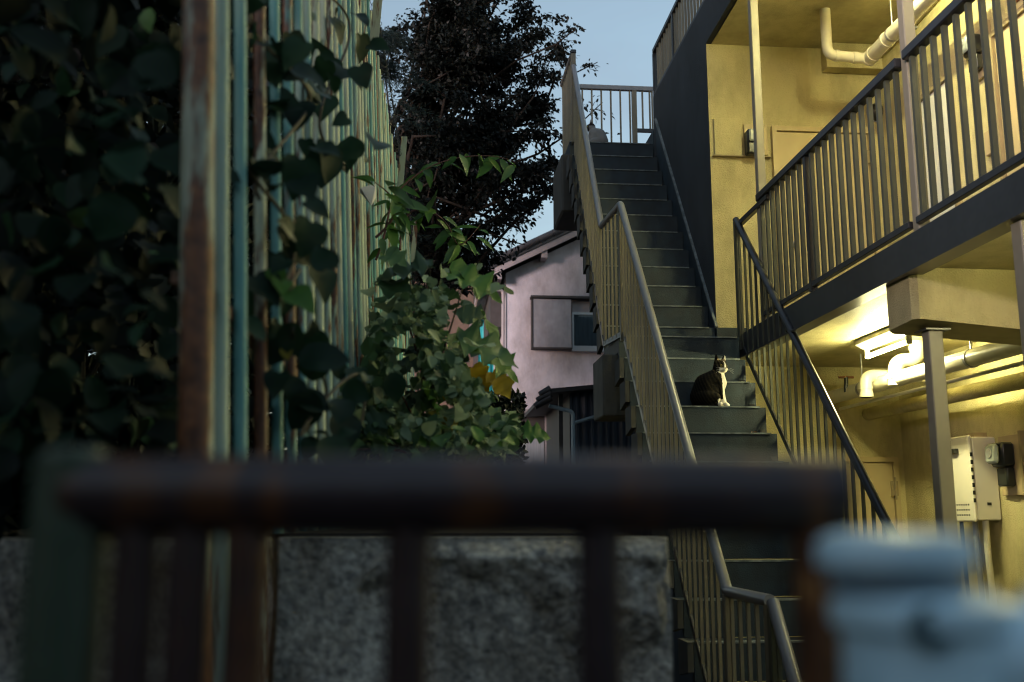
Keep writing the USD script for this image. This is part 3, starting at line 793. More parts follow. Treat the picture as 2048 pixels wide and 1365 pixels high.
rows = [(-.035, -.50), (-.51, -.80), (-.81, -1.1), (-1.11, -1.6), (-1.61, -2.2)]
for ri, (zt, zb) in enumerate(rows):
    end = .448 - .045 * zb
    cuts = [(-1.6, -.95, -.29, end), (-1.6, -1.2, -.62, -.02, end), (-1.6, -.8, -.1, end), (-1.6, -.5, end), (-1.6, -.9, 0, end)][ri]
    for k, (x0_, x1_) in enumerate(zip(cuts, cuts[1:])):
        obj("stone", stone(x0_ + .006, x1_ - .006, zb, zt, 170 if ri < 1 and k == 2 else 60 if ri < 2 else 24, seed=ri * 20 + k), "stone", t, True)

# ------------------------------------------------------------------ pipe fence
FDIR = np.array([.0293, .9996, 0])
FB = np.array([-.322, 1.43, 0])
FTOP = 2.63
fe = thing("pipe_fence", "tall leaning pipe fence of peeling pale green and teal tubes with rust", "fence", (FB[0], FB[1], -.03))


def fpt(s, z, off=0.0):
    return FB + FDIR * s + np.array([-.048 * (z - .1) + off, 0, z])


obj("post", tube([fpt(-.01, -1.15), fpt(-.01, 3.2)], .0240, 20), "fence_post_paint", fe, 50, label="thick rust-streaked end post")
s, k = .13, 0
while s < 7.95:
    r_ = .0118 * (1 + .12 * (rng.random() - .5))
    z0 = -.03 if s > .55 else -1.1
    z1 = FTOP + .02 * (rng.random() - .5)
    dx = .006 * (rng.random() - .5)
    obj("tube", tube([fpt(s, z0, dx), fpt(s, z1, dx)], r_, 10), "fence_paint", fe, 50)
    s += .168 + .012 * (rng.random() - .5)
    k += 1
for z in (.35, 1.45, 2.52):
    obj("rail", bar(fpt(.02, z, -.03), fpt(7.95, z, -.03), .03, .02), "fence_post_paint", fe)
for s in (3.3, 5.6, 7.7):
    obj("post", bar(fpt(s, -.03, -.05), fpt(s, FTOP + .02, -.05), .05, .05, (0, 1, 0)), "fence_post_paint", fe)
    obj("arm", bar(fpt(s, FTOP - .25, .03), fpt(s, FTOP + .16, .075), .045, .008, (0, 1, 0)), "fence_post_paint", fe)
ws = np.linspace(1.5, 7.9, 60)
wire = np.array([fpt(x, FTOP + .03 + .02 * math.sin(x * 3), .04) for x in ws])
obj("top_wire", tube(wire, .004, 6), "rail_dark", fe, 50)
coil = np.array([fpt(x, FTOP + .02 + .022 * math.sin(x * 90), .03 + .022 * math.cos(x * 90)) for x in np.linspace(1.5, 7.9, 1400)])
obj("wire_coil", tube(coil, .0018, 4), "rail_dark", fe)

p = at(738, 392, D=3.7)
pts = rng.normal(0, .028, (9, 3)) * [1, .4, 1.1]
m = hull(pts + p)
obj("plastic_scrap", m, "scrap_white", label="torn scrap of white plastic caught on the pale green fence", cat="plastic scrap")

# ------------------------------------------------------------------ leaves
OV = [(.0, .0), (.20, .06), (.36, .2), (.44, .38), (.42, .55), (.30, .76), (.12, .92), (0, 1)]
LAN = [(.0, .0), (.08, .08), (.15, .25), (.165, .42), (.13, .65), (.06, .86), (0, 1)]
LOB = [(.0, .03), (.10, -.05), (.30, -.06), (.46, .05), (.56, .19), (.47, .25), (.42, .33), (.42, .40), (.49, .50), (.56, .64), (.46, .67), (.36, .69), (.27, .74), (.19, .83), (.08, .93), (0, 1)]
HEA = [(.0, .0), (.14, -.07), (.34, -.04), (.46, .12), (.48, .3), (.40, .5), (.27, .7), (.12, .88), (0, 1)]


def leaf(kind, p, d, n, L, W=1.0, fold=.25, curl=.15, seed=0):
    d = np.array(d, float); d /= np.linalg.norm(d)
    n = np.array(n, float); n = n - d * np.dot(n, d); n /= np.linalg.norm(n) + 1e-9
    s = np.cross(d, n)
    o = np.array(kind)
    k = len(o)
    y = o[:, 1]
    zc = -curl * y ** 2
    wav = (.11 if len(o) > 10 else .05) * np.sin(y * (21 if len(o) > 10 else 9) + seed)
    mid = np.stack([np.zeros(k), np.clip(y, 0, 1), zc - .012], 1)
    lf = np.stack([-o[:, 0] * W, y, zc + fold * o[:, 0] + wav * o[:, 0] * 2], 1)
    rt = np.stack([o[:, 0] * W, y, zc + fold * o[:, 0] - wav * o[:, 0] * 2], 1)
    v = np.vstack([mid, lf, rt])
    f = []
    for i in range(k - 1):
        for a, q in ((k, 0), (2 * k, 1)):
            t1, t2 = (i, i + 1, a + i + 1), (i, a + i + 1, a + i)
            f += [t1, t2] if q == 0 else [t1[::-1], t2[::-1]]
    w = np.array(p) + L * (v[:, :1] * s + v[:, 1:2] * d + v[:, 2:3] * n)
    m = trimesh.Trimesh(w, f, process=False)
    m.update_faces(m.nondegenerate_faces())
    return m


def rdir(bias, spread):
    d = np.array(bias, float) + rng.normal(0, spread, 3)
    return d / np.linalg.norm(d)


def fan(p, n_, seedspread):
    pass


# dark hedge left of the fence
hd = thing("hedge", "dark glossy broadleaf hedge filling the left edge behind the end post", "hedge", (-1.0, 2.4, -.03))
stems = []
for i in range(16):
    b0 = np.array([-.65 - 1.6 * rng.random(), 1.7 + 2.6 * rng.random(), -.03])
    pts = [b0]
    for k in range(6):
        pts.append(pts[-1] + np.array([rng.normal(0, .08), rng.normal(0, .08) - .02, .42]))
    stems.append(tube(pts, np.linspace(.014, .004, 7), 6))
    obj("stem", stems[-1], "stem", hd, 50)
for i in range(290):
    px, py = rng.uniform(-60, 372), rng.uniform(-80, 915)
    D = rng.uniform(1.25, 2.4)
    if px > 345:
        D = max(D, 1.6)
    p = at(px, py, D=D)
    L = rng.uniform(.04, .078)
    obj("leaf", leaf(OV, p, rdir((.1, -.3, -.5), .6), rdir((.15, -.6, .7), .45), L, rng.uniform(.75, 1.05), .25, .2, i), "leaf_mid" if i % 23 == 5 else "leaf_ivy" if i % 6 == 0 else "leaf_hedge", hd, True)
bw = thing("boundary_wall", "dark block wall behind the hedge at the left", "wall", (-3.75, 4.0, GZ))
obj("wall", box(-3.9, -3.6, -1.0, 10.0, GZ, 1.5), "step_side", bw)
obj("coping", box(-3.93, -3.57, -1.0, 10.0, 1.503, 1.56), "step_side", bw)
# the mass behind them
def leafmass(P, L, w, dirs, nrm, oval=False):
    s = np.cross(dirs, nrm)
    s /= np.linalg.norm(s, axis=1, keepdims=True) + 1e-9
    L = L[:, None]
    if not oval:
        v = np.stack([P, P + dirs * L * .5 + s * L * w + nrm * L * .08, P + dirs * L, P + dirs * L * .5 - s * L * w + nrm * L * .08], 1).reshape(-1, 3)
        b_ = np.arange(len(P))[:, None] * 4
        f = np.concatenate([b_ + [0, 1, 2], b_ + [0, 2, 3]], 0)
        return trimesh.Trimesh(v, f, process=False)
    rows_ = ((.14, .55), (.38, 1.0), (.68, .82), (.9, .36))
    v = [P] + [P + dirs * L * a - nrm * L * .22 * a * a + q * s * L * w * b0 + nrm * L * (.10 * b0 if q else 0) for a, b0 in rows_ for q in (-1, 0, 1)] + [P + dirs * L - nrm * L * .22]
    v = np.stack(v, 1).reshape(-1, 3)
    b_ = np.arange(len(P))[:, None] * 14
    t = [(0, 2, 1), (0, 3, 2)] + [q for r0 in (1, 4, 7) for q in ((r0, r0 + 1, r0 + 4), (r0, r0 + 4, r0 + 3), (r0 + 1, r0 + 2, r0 + 5), (r0 + 1, r0 + 5, r0 + 4))] + [(10, 11, 13), (11, 12, 13)]
    f = np.concatenate([b_ + list(q) for q in t], 0)
    return trimesh.Trimesh(v, f, process=False)


def unit(a):
    return a / (np.linalg.norm(a, axis=1, keepdims=True) + 1e-9)


N = 60000
P = np.stack([rng.uniform(-3.4, -.52, N), rng.uniform(1.7, 8.6, N), rng.uniform(-.03, 4.6, N)], 1)
P[:, 0] -= np.clip(P[:, 2] - 2.6, 0, 9) * .10
keep = (P[:, 0] < -.55 - .03 * P[:, 1] * 0 - .048 * P[:, 2])
P = P[keep]
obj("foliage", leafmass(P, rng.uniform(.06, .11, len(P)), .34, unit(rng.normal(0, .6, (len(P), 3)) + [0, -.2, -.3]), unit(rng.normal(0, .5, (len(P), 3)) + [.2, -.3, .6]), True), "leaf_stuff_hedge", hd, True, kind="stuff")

# climbing vine over the fence
vines = [
    ("dark heart-leaved vine draped over the near fence tubes", [(500, 30, 1.75), (560, 120, 1.9), (620, 200, 2.1), (560, 290, 1.9), (520, 400, 1.75)], 30, .065, "leaf_ivy"),
    ("vine with large dark leaves hanging from the fence top", [(640, -20, 2.6), (700, 60, 2.9), (670, 150, 2.6), (640, 260, 2.4), (690, 330, 2.7), (660, 330, 2.5)], 30, .075, "leaf_ivy"),
    ("vine with a bright green leaf halfway down the fence", [(490, 330, 1.7), (560, 420, 1.85), (590, 500, 1.95), (560, 590, 1.85), (600, 540, 2.0)], 24, .065, "leaf_ivy"),
    ("low vine of broad dark leaves against the lower fence", [(590, 650, 1.9), (620, 720, 2.0), (650, 800, 2.1), (600, 870, 1.95), (690, 760, 2.2), (720, 860, 2.3)], 26, .075, "leaf_ivy"),
]
for vi, (label, path, n, L0, m) in enumerate(vines):
    pts = np.array([at(a, b_, D=c_) for a, b_, c_ in path])
    t = thing("climbing_vine", label, "vine", pts[-1], "vines climbing over the fence")
    from scipy.interpolate import make_interp_spline
    sp = make_interp_spline(np.arange(len(pts)), pts, k=min(3, len(pts) - 1))
    obj("stem", tube(sp(np.linspace(0, len(pts) - 1, 40)), .004, 6), "stem", t, 50)
    for i in range(n):
        p = sp(rng.uniform(0, len(pts) - 1)) + rng.normal(0, .045, 3) + [.0, -.02, 0]
        L = L0 * rng.uniform(.42, 1.3)
        mm = m
        lab = None
        if vi == 2 and i in (3, 4, 5):
            mm, p, lab = "leaf_bright", at(545 + 18 * (i - 3), 560 + 22 * (i - 4), D=1.8), "bright green leaf"
        if vi == 3 and i == 2:
            mm, p, L, lab = "leaf_yellow", at(571, 692, D=1.9), .03, "small orange-yellow leaf"
        obj("leaf", leaf(HEA if vi != 3 else OV, p, rdir((.25, -.2, -.6), .5), rdir((.3, -.7, .5), .35), L, rng.uniform(.85, 1.1), .2, .25, i), mm, t, True, label=lab)

from shapely.geometry import Polygon as _Poly2, Point as _Pt2
# lobed-leaf bush in the bed
bu = thing("shrub", "leafy shrub with big lobed leaves and a few yellowing ones beside the fence", "shrub", at(840, 930, D=3.6))
base = at(850, 940, D=3.7)
tips = [(780, 560, 3.4), (860, 540, 3.5), (930, 560, 3.7), (940, 660, 3.8), (955, 800, 3.9), (830, 650, 3.3), (760, 740, 3.2), (900, 780, 3.7), (1000, 830, 4.0), (720, 840, 3.1), (660, 850, 2.9), (1015, 870, 4.1), (700, 900, 3.0), (860, 860, 3.4), (790, 820, 3.3)]
stem_pts = []
for i, (a, b_, c_) in enumerate(tips):
    e = at(a, b_, D=c_)
    st_ = base + [rng.normal(0, .06), rng.normal(0, .08), 0]
    midp = (st_ + e) / 2 + [rng.normal(0, .05), rng.normal(0, .05), .06]
    q = np.array([(1 - x) ** 2 * st_ + 2 * x * (1 - x) * midp + x ** 2 * e for x in np.linspace(0, 1, 14)])
    stem_pts.append(q)
    obj("stem", tube(q, np.linspace(.007, .0025, 14), 6), "stem_red" if i % 3 == 0 else "stem", bu, 50)
kinds = ["leaf_pale"] * 5 + ["leaf_mid"] * 4 + ["leaf_dark"] * 3 + ["leaf_bright"]
for i in range(280):
    q = stem_pts[rng.integers(len(stem_pts))]
    p = q[rng.integers(3, 14)] + rng.normal(0, 1, 3) * [.085, .11, .07]
    big = rng.random() < .35
    L = rng.uniform(.07, .13) if big else rng.uniform(.035, .065)
    n_ = rdir((.25, -.55, .75), .35)
    obj("leaf", leaf(LOB if big else HEA, p, rdir((.25, -.35, -.35), .5), n_, L, rng.uniform(.85, 1.1), .22, .25, i), kinds[rng.integers(len(kinds))], bu, True)
for (a, b_, D, L, dd_, nn_, m, lab) in [
        (862, 535, 3.3, .20, (-1, 0, -.18), (.1, -.5, .8), "leaf_dark", "large dark leaf at the top"),
        (900, 545, 3.5, .22, (1, 0, -.45), (.35, -.6, .6), "leaf_bright", "large bright green leaf pointing right"),
        (915, 680, 3.5, .24, (1, 0, -.33), (.3, -.6, .7), "leaf_mid", None),
        (950, 700, 3.6, .20, (1, -.1, -.62), (.3, -.6, .7), "leaf_bright", None),
        (945, 735, 3.7, .13, (.3, -.1, -.6), (.2, -.9, .3), "leaf_yellow", "yellow-veined leaf"),
        (985, 745, 3.7, .12, (.5, -.1, -.7), (.2, -.9, .3), "leaf_yellow", "orange-yellow leaf"),
        (900, 740, 3.7, .12, (-.1, -.1, -.7), (.2, -.9, .3), "leaf_yellow", "yellow-green leaf"),
        (900, 835, 3.6, .09, (.3, -.1, -.5), (.2, -.7, .5), "leaf_yellow", "small yellow leaf"),
        (880, 830, 3.55, .09, (-.3, -.1, -.5), (.2, -.7, .5), "leaf_yellow", "small yellow leaf"),
        (760, 745, 3.1, .15, (-.8, 0, -.3), (.2, -.5, .8), "leaf_mid", None)]:
    obj("leaf", leaf(LOB, at(a, b_, D=D), dd_, nn_, L, .78, .2, .12, a), m, bu, True, label=lab)
shrub_region = _Poly2([(745, 640), (800, 590), (880, 570), (935, 640), (925, 740), (985, 800), (1035, 860), (1030, 935), (660, 935), (650, 860), (700, 780), (735, 720)])
LP = []
while len(LP) < 2600:
    q = np.array([rng.uniform(650, 1035), 935 - 365 * rng.random() ** 1.25])
    if shrub_region.contains(_Pt2(q)) and meshkit.noise(np.array([q[0] / 45, q[1] / 45, 3.0]), 4) > .46:
        LP.append(at(q[0], q[1], D=rng.uniform(3.0, 4.3)))
P = np.array(LP)
for k, mm in enumerate(("leaf_stuff_shrub", "leaf_stuff_shrub_pale")):
    Q = P[k::2]
    obj("foliage", leafmass(Q, rng.uniform(.026, .055, len(Q)), .36, unit(rng.normal(0, .55, (len(Q), 3)) + [.2, -.3, -.2]), unit(rng.normal(0, .45, (len(Q), 3)) + [.2, -.55, .6]), True), mm, bu, True, kind="stuff")
# ground leaves at its foot
gc = thing("ground_plant", "low pale-leaved weeds along the foot of the shrub just above the rail", "weeds", at(850, 935, D=3.4))
for i in range(150):
    px = rng.uniform(690, 1030)
    p = at(px, 930 - abs(rng.normal(0, 30)) - rng.uniform(0, 30), D=rng.uniform(2.9, 4.3))
    obj("leaf", leaf(OV, p, rdir((0, -.4, .1), .6), rdir((.2, -.6, .7), .4), rng.uniform(.04, .08), rng.uniform(.7, 1), .25, .2, i), ("leaf_pale", "leaf_mid", "leaf_mid", "leaf_bright")[i % 4], gc, True)
# dark low shrub behind it
ds = thing("shrub", "dark low shrub of fine leaves in front of the pink house", "shrub", at(1000, 935, D=6.2))
P = np.array([at(rng.uniform(930, 1045), 940 - 150 * rng.random() ** .8, D=rng.uniform(5.6, 6.8)) for _ in range(2600)])
obj("foliage", leafmass(P, rng.uniform(.03, .06, len(P)), .3, unit(rng.normal(0, .6, (len(P), 3)) + [0, -.2, .2]), unit(rng.normal(0, .5, (len(P), 3)) + [.2, -.3, .6])), "leaf_stuff_hedge", ds, kind="stuff")
obj("stem", tube([at(1000, 940, D=6.2), at(985, 850, D=6.2)], .01, 6), "stem", ds)

# lance-leaved saplings by the fence end
for label, path, n in [("slim sapling with narrow green leaves reaching right over the fence end", [(752, 520, 4.2), (775, 440, 4.25), (800, 380, 4.3), (870, 330, 4.4), (960, 312, 4.5), (1030, 325, 4.6)], 34),
                       ("sprig of narrow leaves in front of the fence's white plastic scrap", [(752, 475, 3.6), (790, 420, 3.65), (775, 385, 3.65), (750, 365, 3.6)], 14),
                       ("drooping green shoot above the shrub's top leaf", [(800, 500, 4.4), (830, 420, 4.5), (880, 435, 4.5), (905, 470, 4.5), (920, 490, 4.5), (960, 450, 4.6)], 30)]:
    pts = np.array([at(a, b_, D=c_) for a, b_, c_ in path])
    t = thing("sapling", label, "plant", pts[0])
    sp = make_interp_spline(np.arange(len(pts)), pts, k=3 if len(pts) > 3 else 2)
    obj("stem", tube(sp(np.linspace(0, len(pts) - 1, 40)), np.linspace(.006, .0015, 40), 6), "stem_red", t, 50)
    for i in range(n):
        p = sp((i + .5) / n * (len(pts) - 1)) + rng.normal(0, .012, 3)
        obj("leaf", leaf(LAN, p, rdir((.35 * (-1) ** i, -.2, -.3), .35), rdir((.3, -.7, .6), .3), rng.uniform(.08, .14), rng.uniform(.9, 1.3), .3, .25, i), "leaf_bright" if i % 3 else "leaf_mid", t, True)

# ------------------------------------------------------------------ trees
def limb(a, b_, r0, r1, k=7, wob=.06):
    a, b_ = np.array(a, float), np.array(b_, float)
    pts = [a + (b_ - a) * s + rng.normal(0, wob, 3) * math.sin(math.pi * s) for s in np.linspace(0, 1, k)]
    return tube(pts, np.linspace(r0, r1, k), 8), np.array(pts)


tr = thing("broadleaf_tree", "big dark reddish-leaved tree rising behind the fence against the dusk sky", "tree", (-1.2, 13.2, -.03))
trunk, tp = limb((-1.2, 13.2, -.03), (-.6, 12.9, 4.8), .20, .12, 9, .08)
obj("trunk", trunk, "bark", tr, 50)
outline = np.array([(690, -160), (1050, -160), (1072, 0), (1105, 40), (1118, 90), (1085, 150), (1100, 210), (1112, 300), (1095, 400), (1040, 440), (985, 460), (975, 520), (900, 545), (800, 520), (735, 440), (690, 200)])
from shapely.geometry import Polygon as _Poly, Point as _Pt
region = _Poly(outline)
edge = region.exterior
targets = [np.array(edge.interpolate(d).coords[0]) for d in np.arange(0, edge.length, 62) if -200 < edge.interpolate(d).y and edge.interpolate(d).x > 860]
while len(targets) < 92:
    q = np.array([rng.uniform(690, 1110), rng.uniform(-160, 540)])
    if region.contains(_Pt(q)) and (len(targets) > 84 or 860 < q[0] < 1060 or q[1] > 330):
        targets.append(q)
targets += [np.array(q) for q in ((1195, 125), (1150, 60), (1205, 205), (1200, 265), (1050, 490))]
LP, LD, TW = [], [], []
for i, e2 in enumerate(targets):
    thin = i >= 92
    e = at(e2[0], e2[1], D=rng.uniform(11.6, 13.2))
    k = rng.integers(3, 9)
    br, pts = limb(tp[k], e, .04, .006, 9, .15)
    obj("branch", br, "bark", tr, 50)
    out = e - tp[k]
    out /= np.linalg.norm(out)
    for j in range(5 if thin else 13):
        c0 = pts[-1] - out * (rng.random() * (.25 if thin else .7)) + rng.normal(0, .03, 3)
        tv = out * .6 + rng.normal(0, .65, 3) * [1, 1, .45] + [0, 0, -.12]
        tv /= np.linalg.norm(tv)
        Lt = rng.uniform(.10, .18) if thin else rng.uniform(.22, .48)
        if i < 24:
            Lt *= .6
        tip = c0 + tv * Lt - [0, 0, Lt * .15]
        TW.append(tube([c0, (c0 + tip) / 2 + [0, 0, .02], tip], [.006, .004, .002], 4, False))
        n = 6 if thin else int(Lt * 230)
        u_ = rng.random(n)[:, None]
        LP.append(c0 + (tip - c0) * u_ + rng.normal(0, .06, (n, 3)) * [1, 1, .5])
        LD.append(np.tile(tv * .7 + [0, 0, -.35], (n, 1)) + rng.normal(0, .5, (n, 3)))
P = np.vstack(LP)
obj("twigs", cat_(TW), "bark", tr, kind="stuff")
obj("crown", leafmass(P, rng.uniform(.045, .08, len(P)), .27, unit(np.vstack(LD)), unit(rng.normal(0, .6, (len(P), 3)) + [0, -.2, .7]), True), "leaf_stuff_red", tr, True, kind="stuff")

# the feathery conifer in front of it
co = thing("conifer", "feathery dark conifer in front of the broadleaf tree behind the fence end", "tree", (-.95, 10.4, -.03))
trunk, tp2 = limb((-.95, 10.4, -.03), (-.9, 10.4, 6.0), .12, .03, 9, .03)
obj("trunk", trunk, "bark", co, 50)
LP, LD = [], []
for i in range(95):
    z = rng.uniform(1.6, 5.6)
    a = rng.uniform(0, 2 * math.pi)
    Lb = (1.05 - .12 * (z - 2)) * rng.uniform(.7, 1.15)
    c0 = np.array([-.92, 10.4, z])
    dv = np.array([math.cos(a), math.sin(a), -.12])
    e = c0 + dv * Lb
    if i < 40:
        obj("branch", tube([c0, c0 + dv * Lb * .5 + [0, 0, .05], e], [.015, .01, .003], 5), "bark", co)
    for j in range(26):
        s = rng.uniform(.2, 1)
        q = c0 + dv * Lb * s + [0, 0, .05 * math.sin(s * 3)]
        n = 12
        tw = np.array([rng.normal(0, .6), rng.normal(0, .6), -.5]) + dv * .8
        tw /= np.linalg.norm(tw)
        ss = np.linspace(0, .26, n)[:, None]
        LP.append(q + tw * ss + rng.normal(0, .008, (n, 3)))
        LD.append(np.tile(tw, (n, 1)) + rng.normal(0, .5, (n, 3)))
P, Dv = np.vstack(LP), unit(np.vstack(LD))
obj("crown", leafmass(P, rng.uniform(.04, .09, len(P)), .06, Dv, unit(rng.normal(0, 1, (len(P), 3)))), "leaf_stuff_fir", co, kind="stuff")

# a taller dark canopy over the left side, behind the hedge
ct = thing("broadleaf_tree", "dark canopy of the tree above the hedge at the top left corner", "tree", (-2.6, 6.5, -.03))
trunk, tp3 = limb((-2.6, 6.5, -.03), (-2.2, 6.2, 5.0), .16, .08, 8, .06)
obj("trunk", trunk, "bark", ct, 50)
N = 15000
c0 = np.array([-2.0, 4.0, 5.2])
P = c0 + unit(rng.normal(0, 1, (N, 3))) * (rng.random((N, 1)) ** .4) * [1.9, 4.4, 2.0]
P = P[(P[:, 0] < -.48)]
for k in range(6):
    obj("branch", limb(tp3[-1], c0 + rng.normal(0, .8, 3), .06, .012)[0], "bark", ct, 50)
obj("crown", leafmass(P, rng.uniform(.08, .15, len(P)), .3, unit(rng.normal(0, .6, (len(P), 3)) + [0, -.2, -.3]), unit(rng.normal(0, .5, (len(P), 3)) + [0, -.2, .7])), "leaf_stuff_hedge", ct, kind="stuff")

# ------------------------------------------------------------------ pink house
YH = 15.9
ho = thing("pink_house", "pale pink plastered two-storey house with tiled gable roof behind the stairs", "house", (at(1100, 900, Y=YH)[0], YH + 3, GZ))
hl = at(1012, 560, Y=YH)[0]
eL, eR = at(1000, 538, Y=YH), at(1150, 468, Y=YH)
slope = (eR[2] - eL[2]) / (eR[0] - eL[0])
xr = hl + 3.2
zr = eL[2] + slope * (xr - eL[0])
def roofz(x):
    return zr - slope * abs(x - xr)
v = [(hl, GZ), (2 * xr - hl, GZ), (2 * xr - hl, roofz(hl) - .12), (xr, zr - .12), (hl, roofz(hl) - .12)]
from shapely.geometry import Polygon
def prism_y(poly, y0, y1):
    m = trimesh.creation.extrude_polygon(Polygon(poly), y1 - y0, engine="earcut")
    w = m.vertices
    m.vertices = np.stack([w[:, 0], w[:, 2] + y0, w[:, 1]], 1)
    m.fix_normals()
    return m
zl = at(1050, 822, Y=YH)[2]
obj("wall", prism_y([(hl, zl), (2 * xr - hl, zl), v[2], v[3], v[4]], YH, YH + 6), "house_wall", ho)
obj("lower_wall", prism_y([(hl + .0, GZ), (2 * xr - hl, GZ), (2 * xr - hl, zl - .003), (hl + .0, zl - .003)], YH + .004, YH + 6), "house_side", ho)
rf = None
for sgn in (-1, 1):
    xe = xr + sgn * (xr - eL[0] + .32)
    ze = roofz(xe)
    r_ = obj("roof", prism_y([(xe, ze), (xr, zr), (xr, zr + .07), (xe, ze + .07)], YH - .35, YH + 6.3), "roof_tile", ho)
    rf = rf or r_
    obj("barge_board", bar((xe, YH - .30, ze - .06), (xr, YH - .30, zr - .06), .04, .10, (0, 0, 1)), "house_trim", ho)
L = math.hypot(xr - (eL[0] - .32), zr - roofz(eL[0] - .32))
ux = np.array([xr - (eL[0] - .32), 0, zr - roofz(eL[0] - .32)]) / L
for k in range(int(L / .26)):
    a = np.array([eL[0] - .32, YH - .36, roofz(eL[0] - .32) + .10]) + ux * (.26 * k)
    obj("roof_tile", tube([a, a + ux * .27 + [0, 0, .012]], [.062, .05], 10), "roof_tile", rf, 50)
for k in range(2):
    for px in ((995, 540), (1085, 512))[k:k + 1]:
        a = at(px[0], px[1], Y=YH)
        obj("rafter_end", box(a[0] - .05, a[0] + .05, YH - .28, YH - .003, roofz(a[0]) - .22, roofz(a[0]) - .07), "house_trim", ho)
xg = eL[0] - .30
obj("gutter", tube([(xg, YH - .3, roofz(xg) - .08), (xg, YH + 6, roofz(xg) - .12)], .05, 10), "house_trim", ho, 50)
obj("downpipe", tube(bend([(xg, YH - .1, roofz(xg) - .1), (xg, YH - .1, roofz(xg) - .22), (hl - .05, YH - .03, roofz(hl) - .42), (hl - .05, YH - .03, GZ)], .06), .028, 10), "house_trim", ho, 50)
obj("side_boards", box(hl - .24, hl - .006, YH + .25, YH + 2.2, at(1000, 648, Y=YH)[2], roofz(hl) - .25), "house_side", ho)
# shutter box and window
a0, a1 = at(1064, 602, Y=YH), at(1141, 699, Y=YH)
sb_ = obj("shutter_box", box(a0[0], a1[0], YH - .16, YH - .003, a1[2], a0[2], .006), "shutter_metal", ho)
obj("shutter_trim", cat_(box(a0[0] - .022, a0[0] - .002, YH - .17, YH - .003, a1[2] - .02, a0[2]), box(a0[0] - .002, a1[0], YH - .17, YH - .003, a1[2] - .022, a1[2] - .002),
                         box(a1[0] + .001, a1[0] + .010, YH - .17, YH - .003, a1[2] - .02, a0[2])), "house_side", sb_)
c0 = at(1062, 594, Y=YH)
obj("window_hood", box(c0[0] - .02, a1[0] + 1.9, YH - .20, YH - .003, a0[2] + .012, a0[2] + .05), "house_side", ho)
w1 = at(1141, 626, Y=YH)
wb, wx0, wx1 = a1[2], a1[0] + .012, a1[0] + 1.6
win = obj("window", cat_(box(wx0, wx1, YH - .06, YH - .004, wb, wb + .05), box(wx0, wx1, YH - .06, YH - .004, w1[2] - .04, w1[2]),
                         box(wx0, wx0 + .04, YH - .06, YH - .004, wb + .051, w1[2] - .041), box(wx1 - .04, wx1, YH - .06, YH - .004, wb + .051, w1[2] - .041),
                         box((wx0 + wx1) / 2 - .02, (wx0 + wx1) / 2 + .02, YH - .05, YH - .004, wb + .051, w1[2] - .041)), "alu", ho)
obj("pane", box(wx0 + .042, wx1 - .042, YH - .034, YH - .028, wb + .052, w1[2] - .042), "pane", win)
cp = [(wx0 + .05 + .03 * i, YH - .018 + .006 * (i % 2)) for i in range(int((wx1 - wx0 - .1) / .03))]
cv = np.array([(x, y, z) for x, y in cp for z in (wb + .055, w1[2] - .045)])
cf = [(2 * i, 2 * i + 2, 2 * i + 3, 2 * i + 1) for i in range(len(cp) - 1)]
obj("curtain", (cv, np.array(cf)), "curtain", win)
obj("transom", box(wx0, wx1, YH - .045, YH - .004, w1[2] + .003, a0[2] + .01), "house_trim", ho)
obj("sill", box(wx0 - .0, wx1 + .05, YH - .10, YH - .003, wb - .045, wb - .003), "alu", ho)
# lean-to eave and dark ground floor with its sliding screen
e0 = at(1022, 826, Y=YH)
obj("eave", box(hl + .02, hl + 2.6, YH - .55, YH - .003, e0[2] - .05, e0[2] + .0), "house_trim", ho)
for px in (1028, 1092, 1160):
    q = at(px, 880, Y=YH)
    obj("post", box(q[0] - .02, q[0] + .02, YH - .06, YH - .003, GZ, e0[2] - .052), "house_trim", ho)
obj("screen", box(at(1030, 880, Y=YH)[0] + .03, at(1090, 880, Y=YH)[0] - .02, YH - .03, YH - .003, GZ, e0[2] - .3), "curtain", ho)

# tan building and teal netting far behind
q0, q1 = at(862, 560, Y=21), at(946, 760, Y=21)
tb = thing("tan_building", "plain tan wall of a building glimpsed between the shrub and the pink house", "building", (q0[0], 21, GZ))
obj("wall", box(q0[0] - 1.2, q1[0], 21, 25, GZ, q0[2]), "beige_wall", tb)
obj("roof_edge", box(q0[0] - 1.25, q1[0] + .05, 20.95, 25, q0[2] + .003, q0[2] + .12), "house_side", tb)
obj("corner_post", box(q1[0] + .003, q1[0] + .12, 20.97, 25, GZ, q0[2]), "house_side", tb)
n0, n1 = at(957, 640, Y=19), at(1004, 770, Y=19)
nt = thing("netting_screen", "bright teal netting screen beside the left wall of the pink house", "screen", (n0[0], 19, GZ))
xs = np.linspace(n0[0], n1[0] + .5, 40)
sv = np.array([(x, 19 + .04 * math.sin(i * 1.3) + y, z) for i, x in enumerate(xs) for y in (0, .015) for z in (GZ, n0[2] + .02 * math.sin(i))])
sf = [(4 * i + a, 4 * i + 4 + a, 4 * i + 4 + c_, 4 * i + c_) for i in range(39) for a, c_ in ((0, 1), (3, 2), (1, 3))]
obj("sheet", (sv, np.array(sf)), "net_teal", nt)
for z in (n0[2] - .02, n0[2] - .55, n0[2] - 1.1):
    obj("rail", tube([(n0[0], 18.93, z), (n1[0] + .5, 18.93, z)], .02, 8), "net_teal", nt)

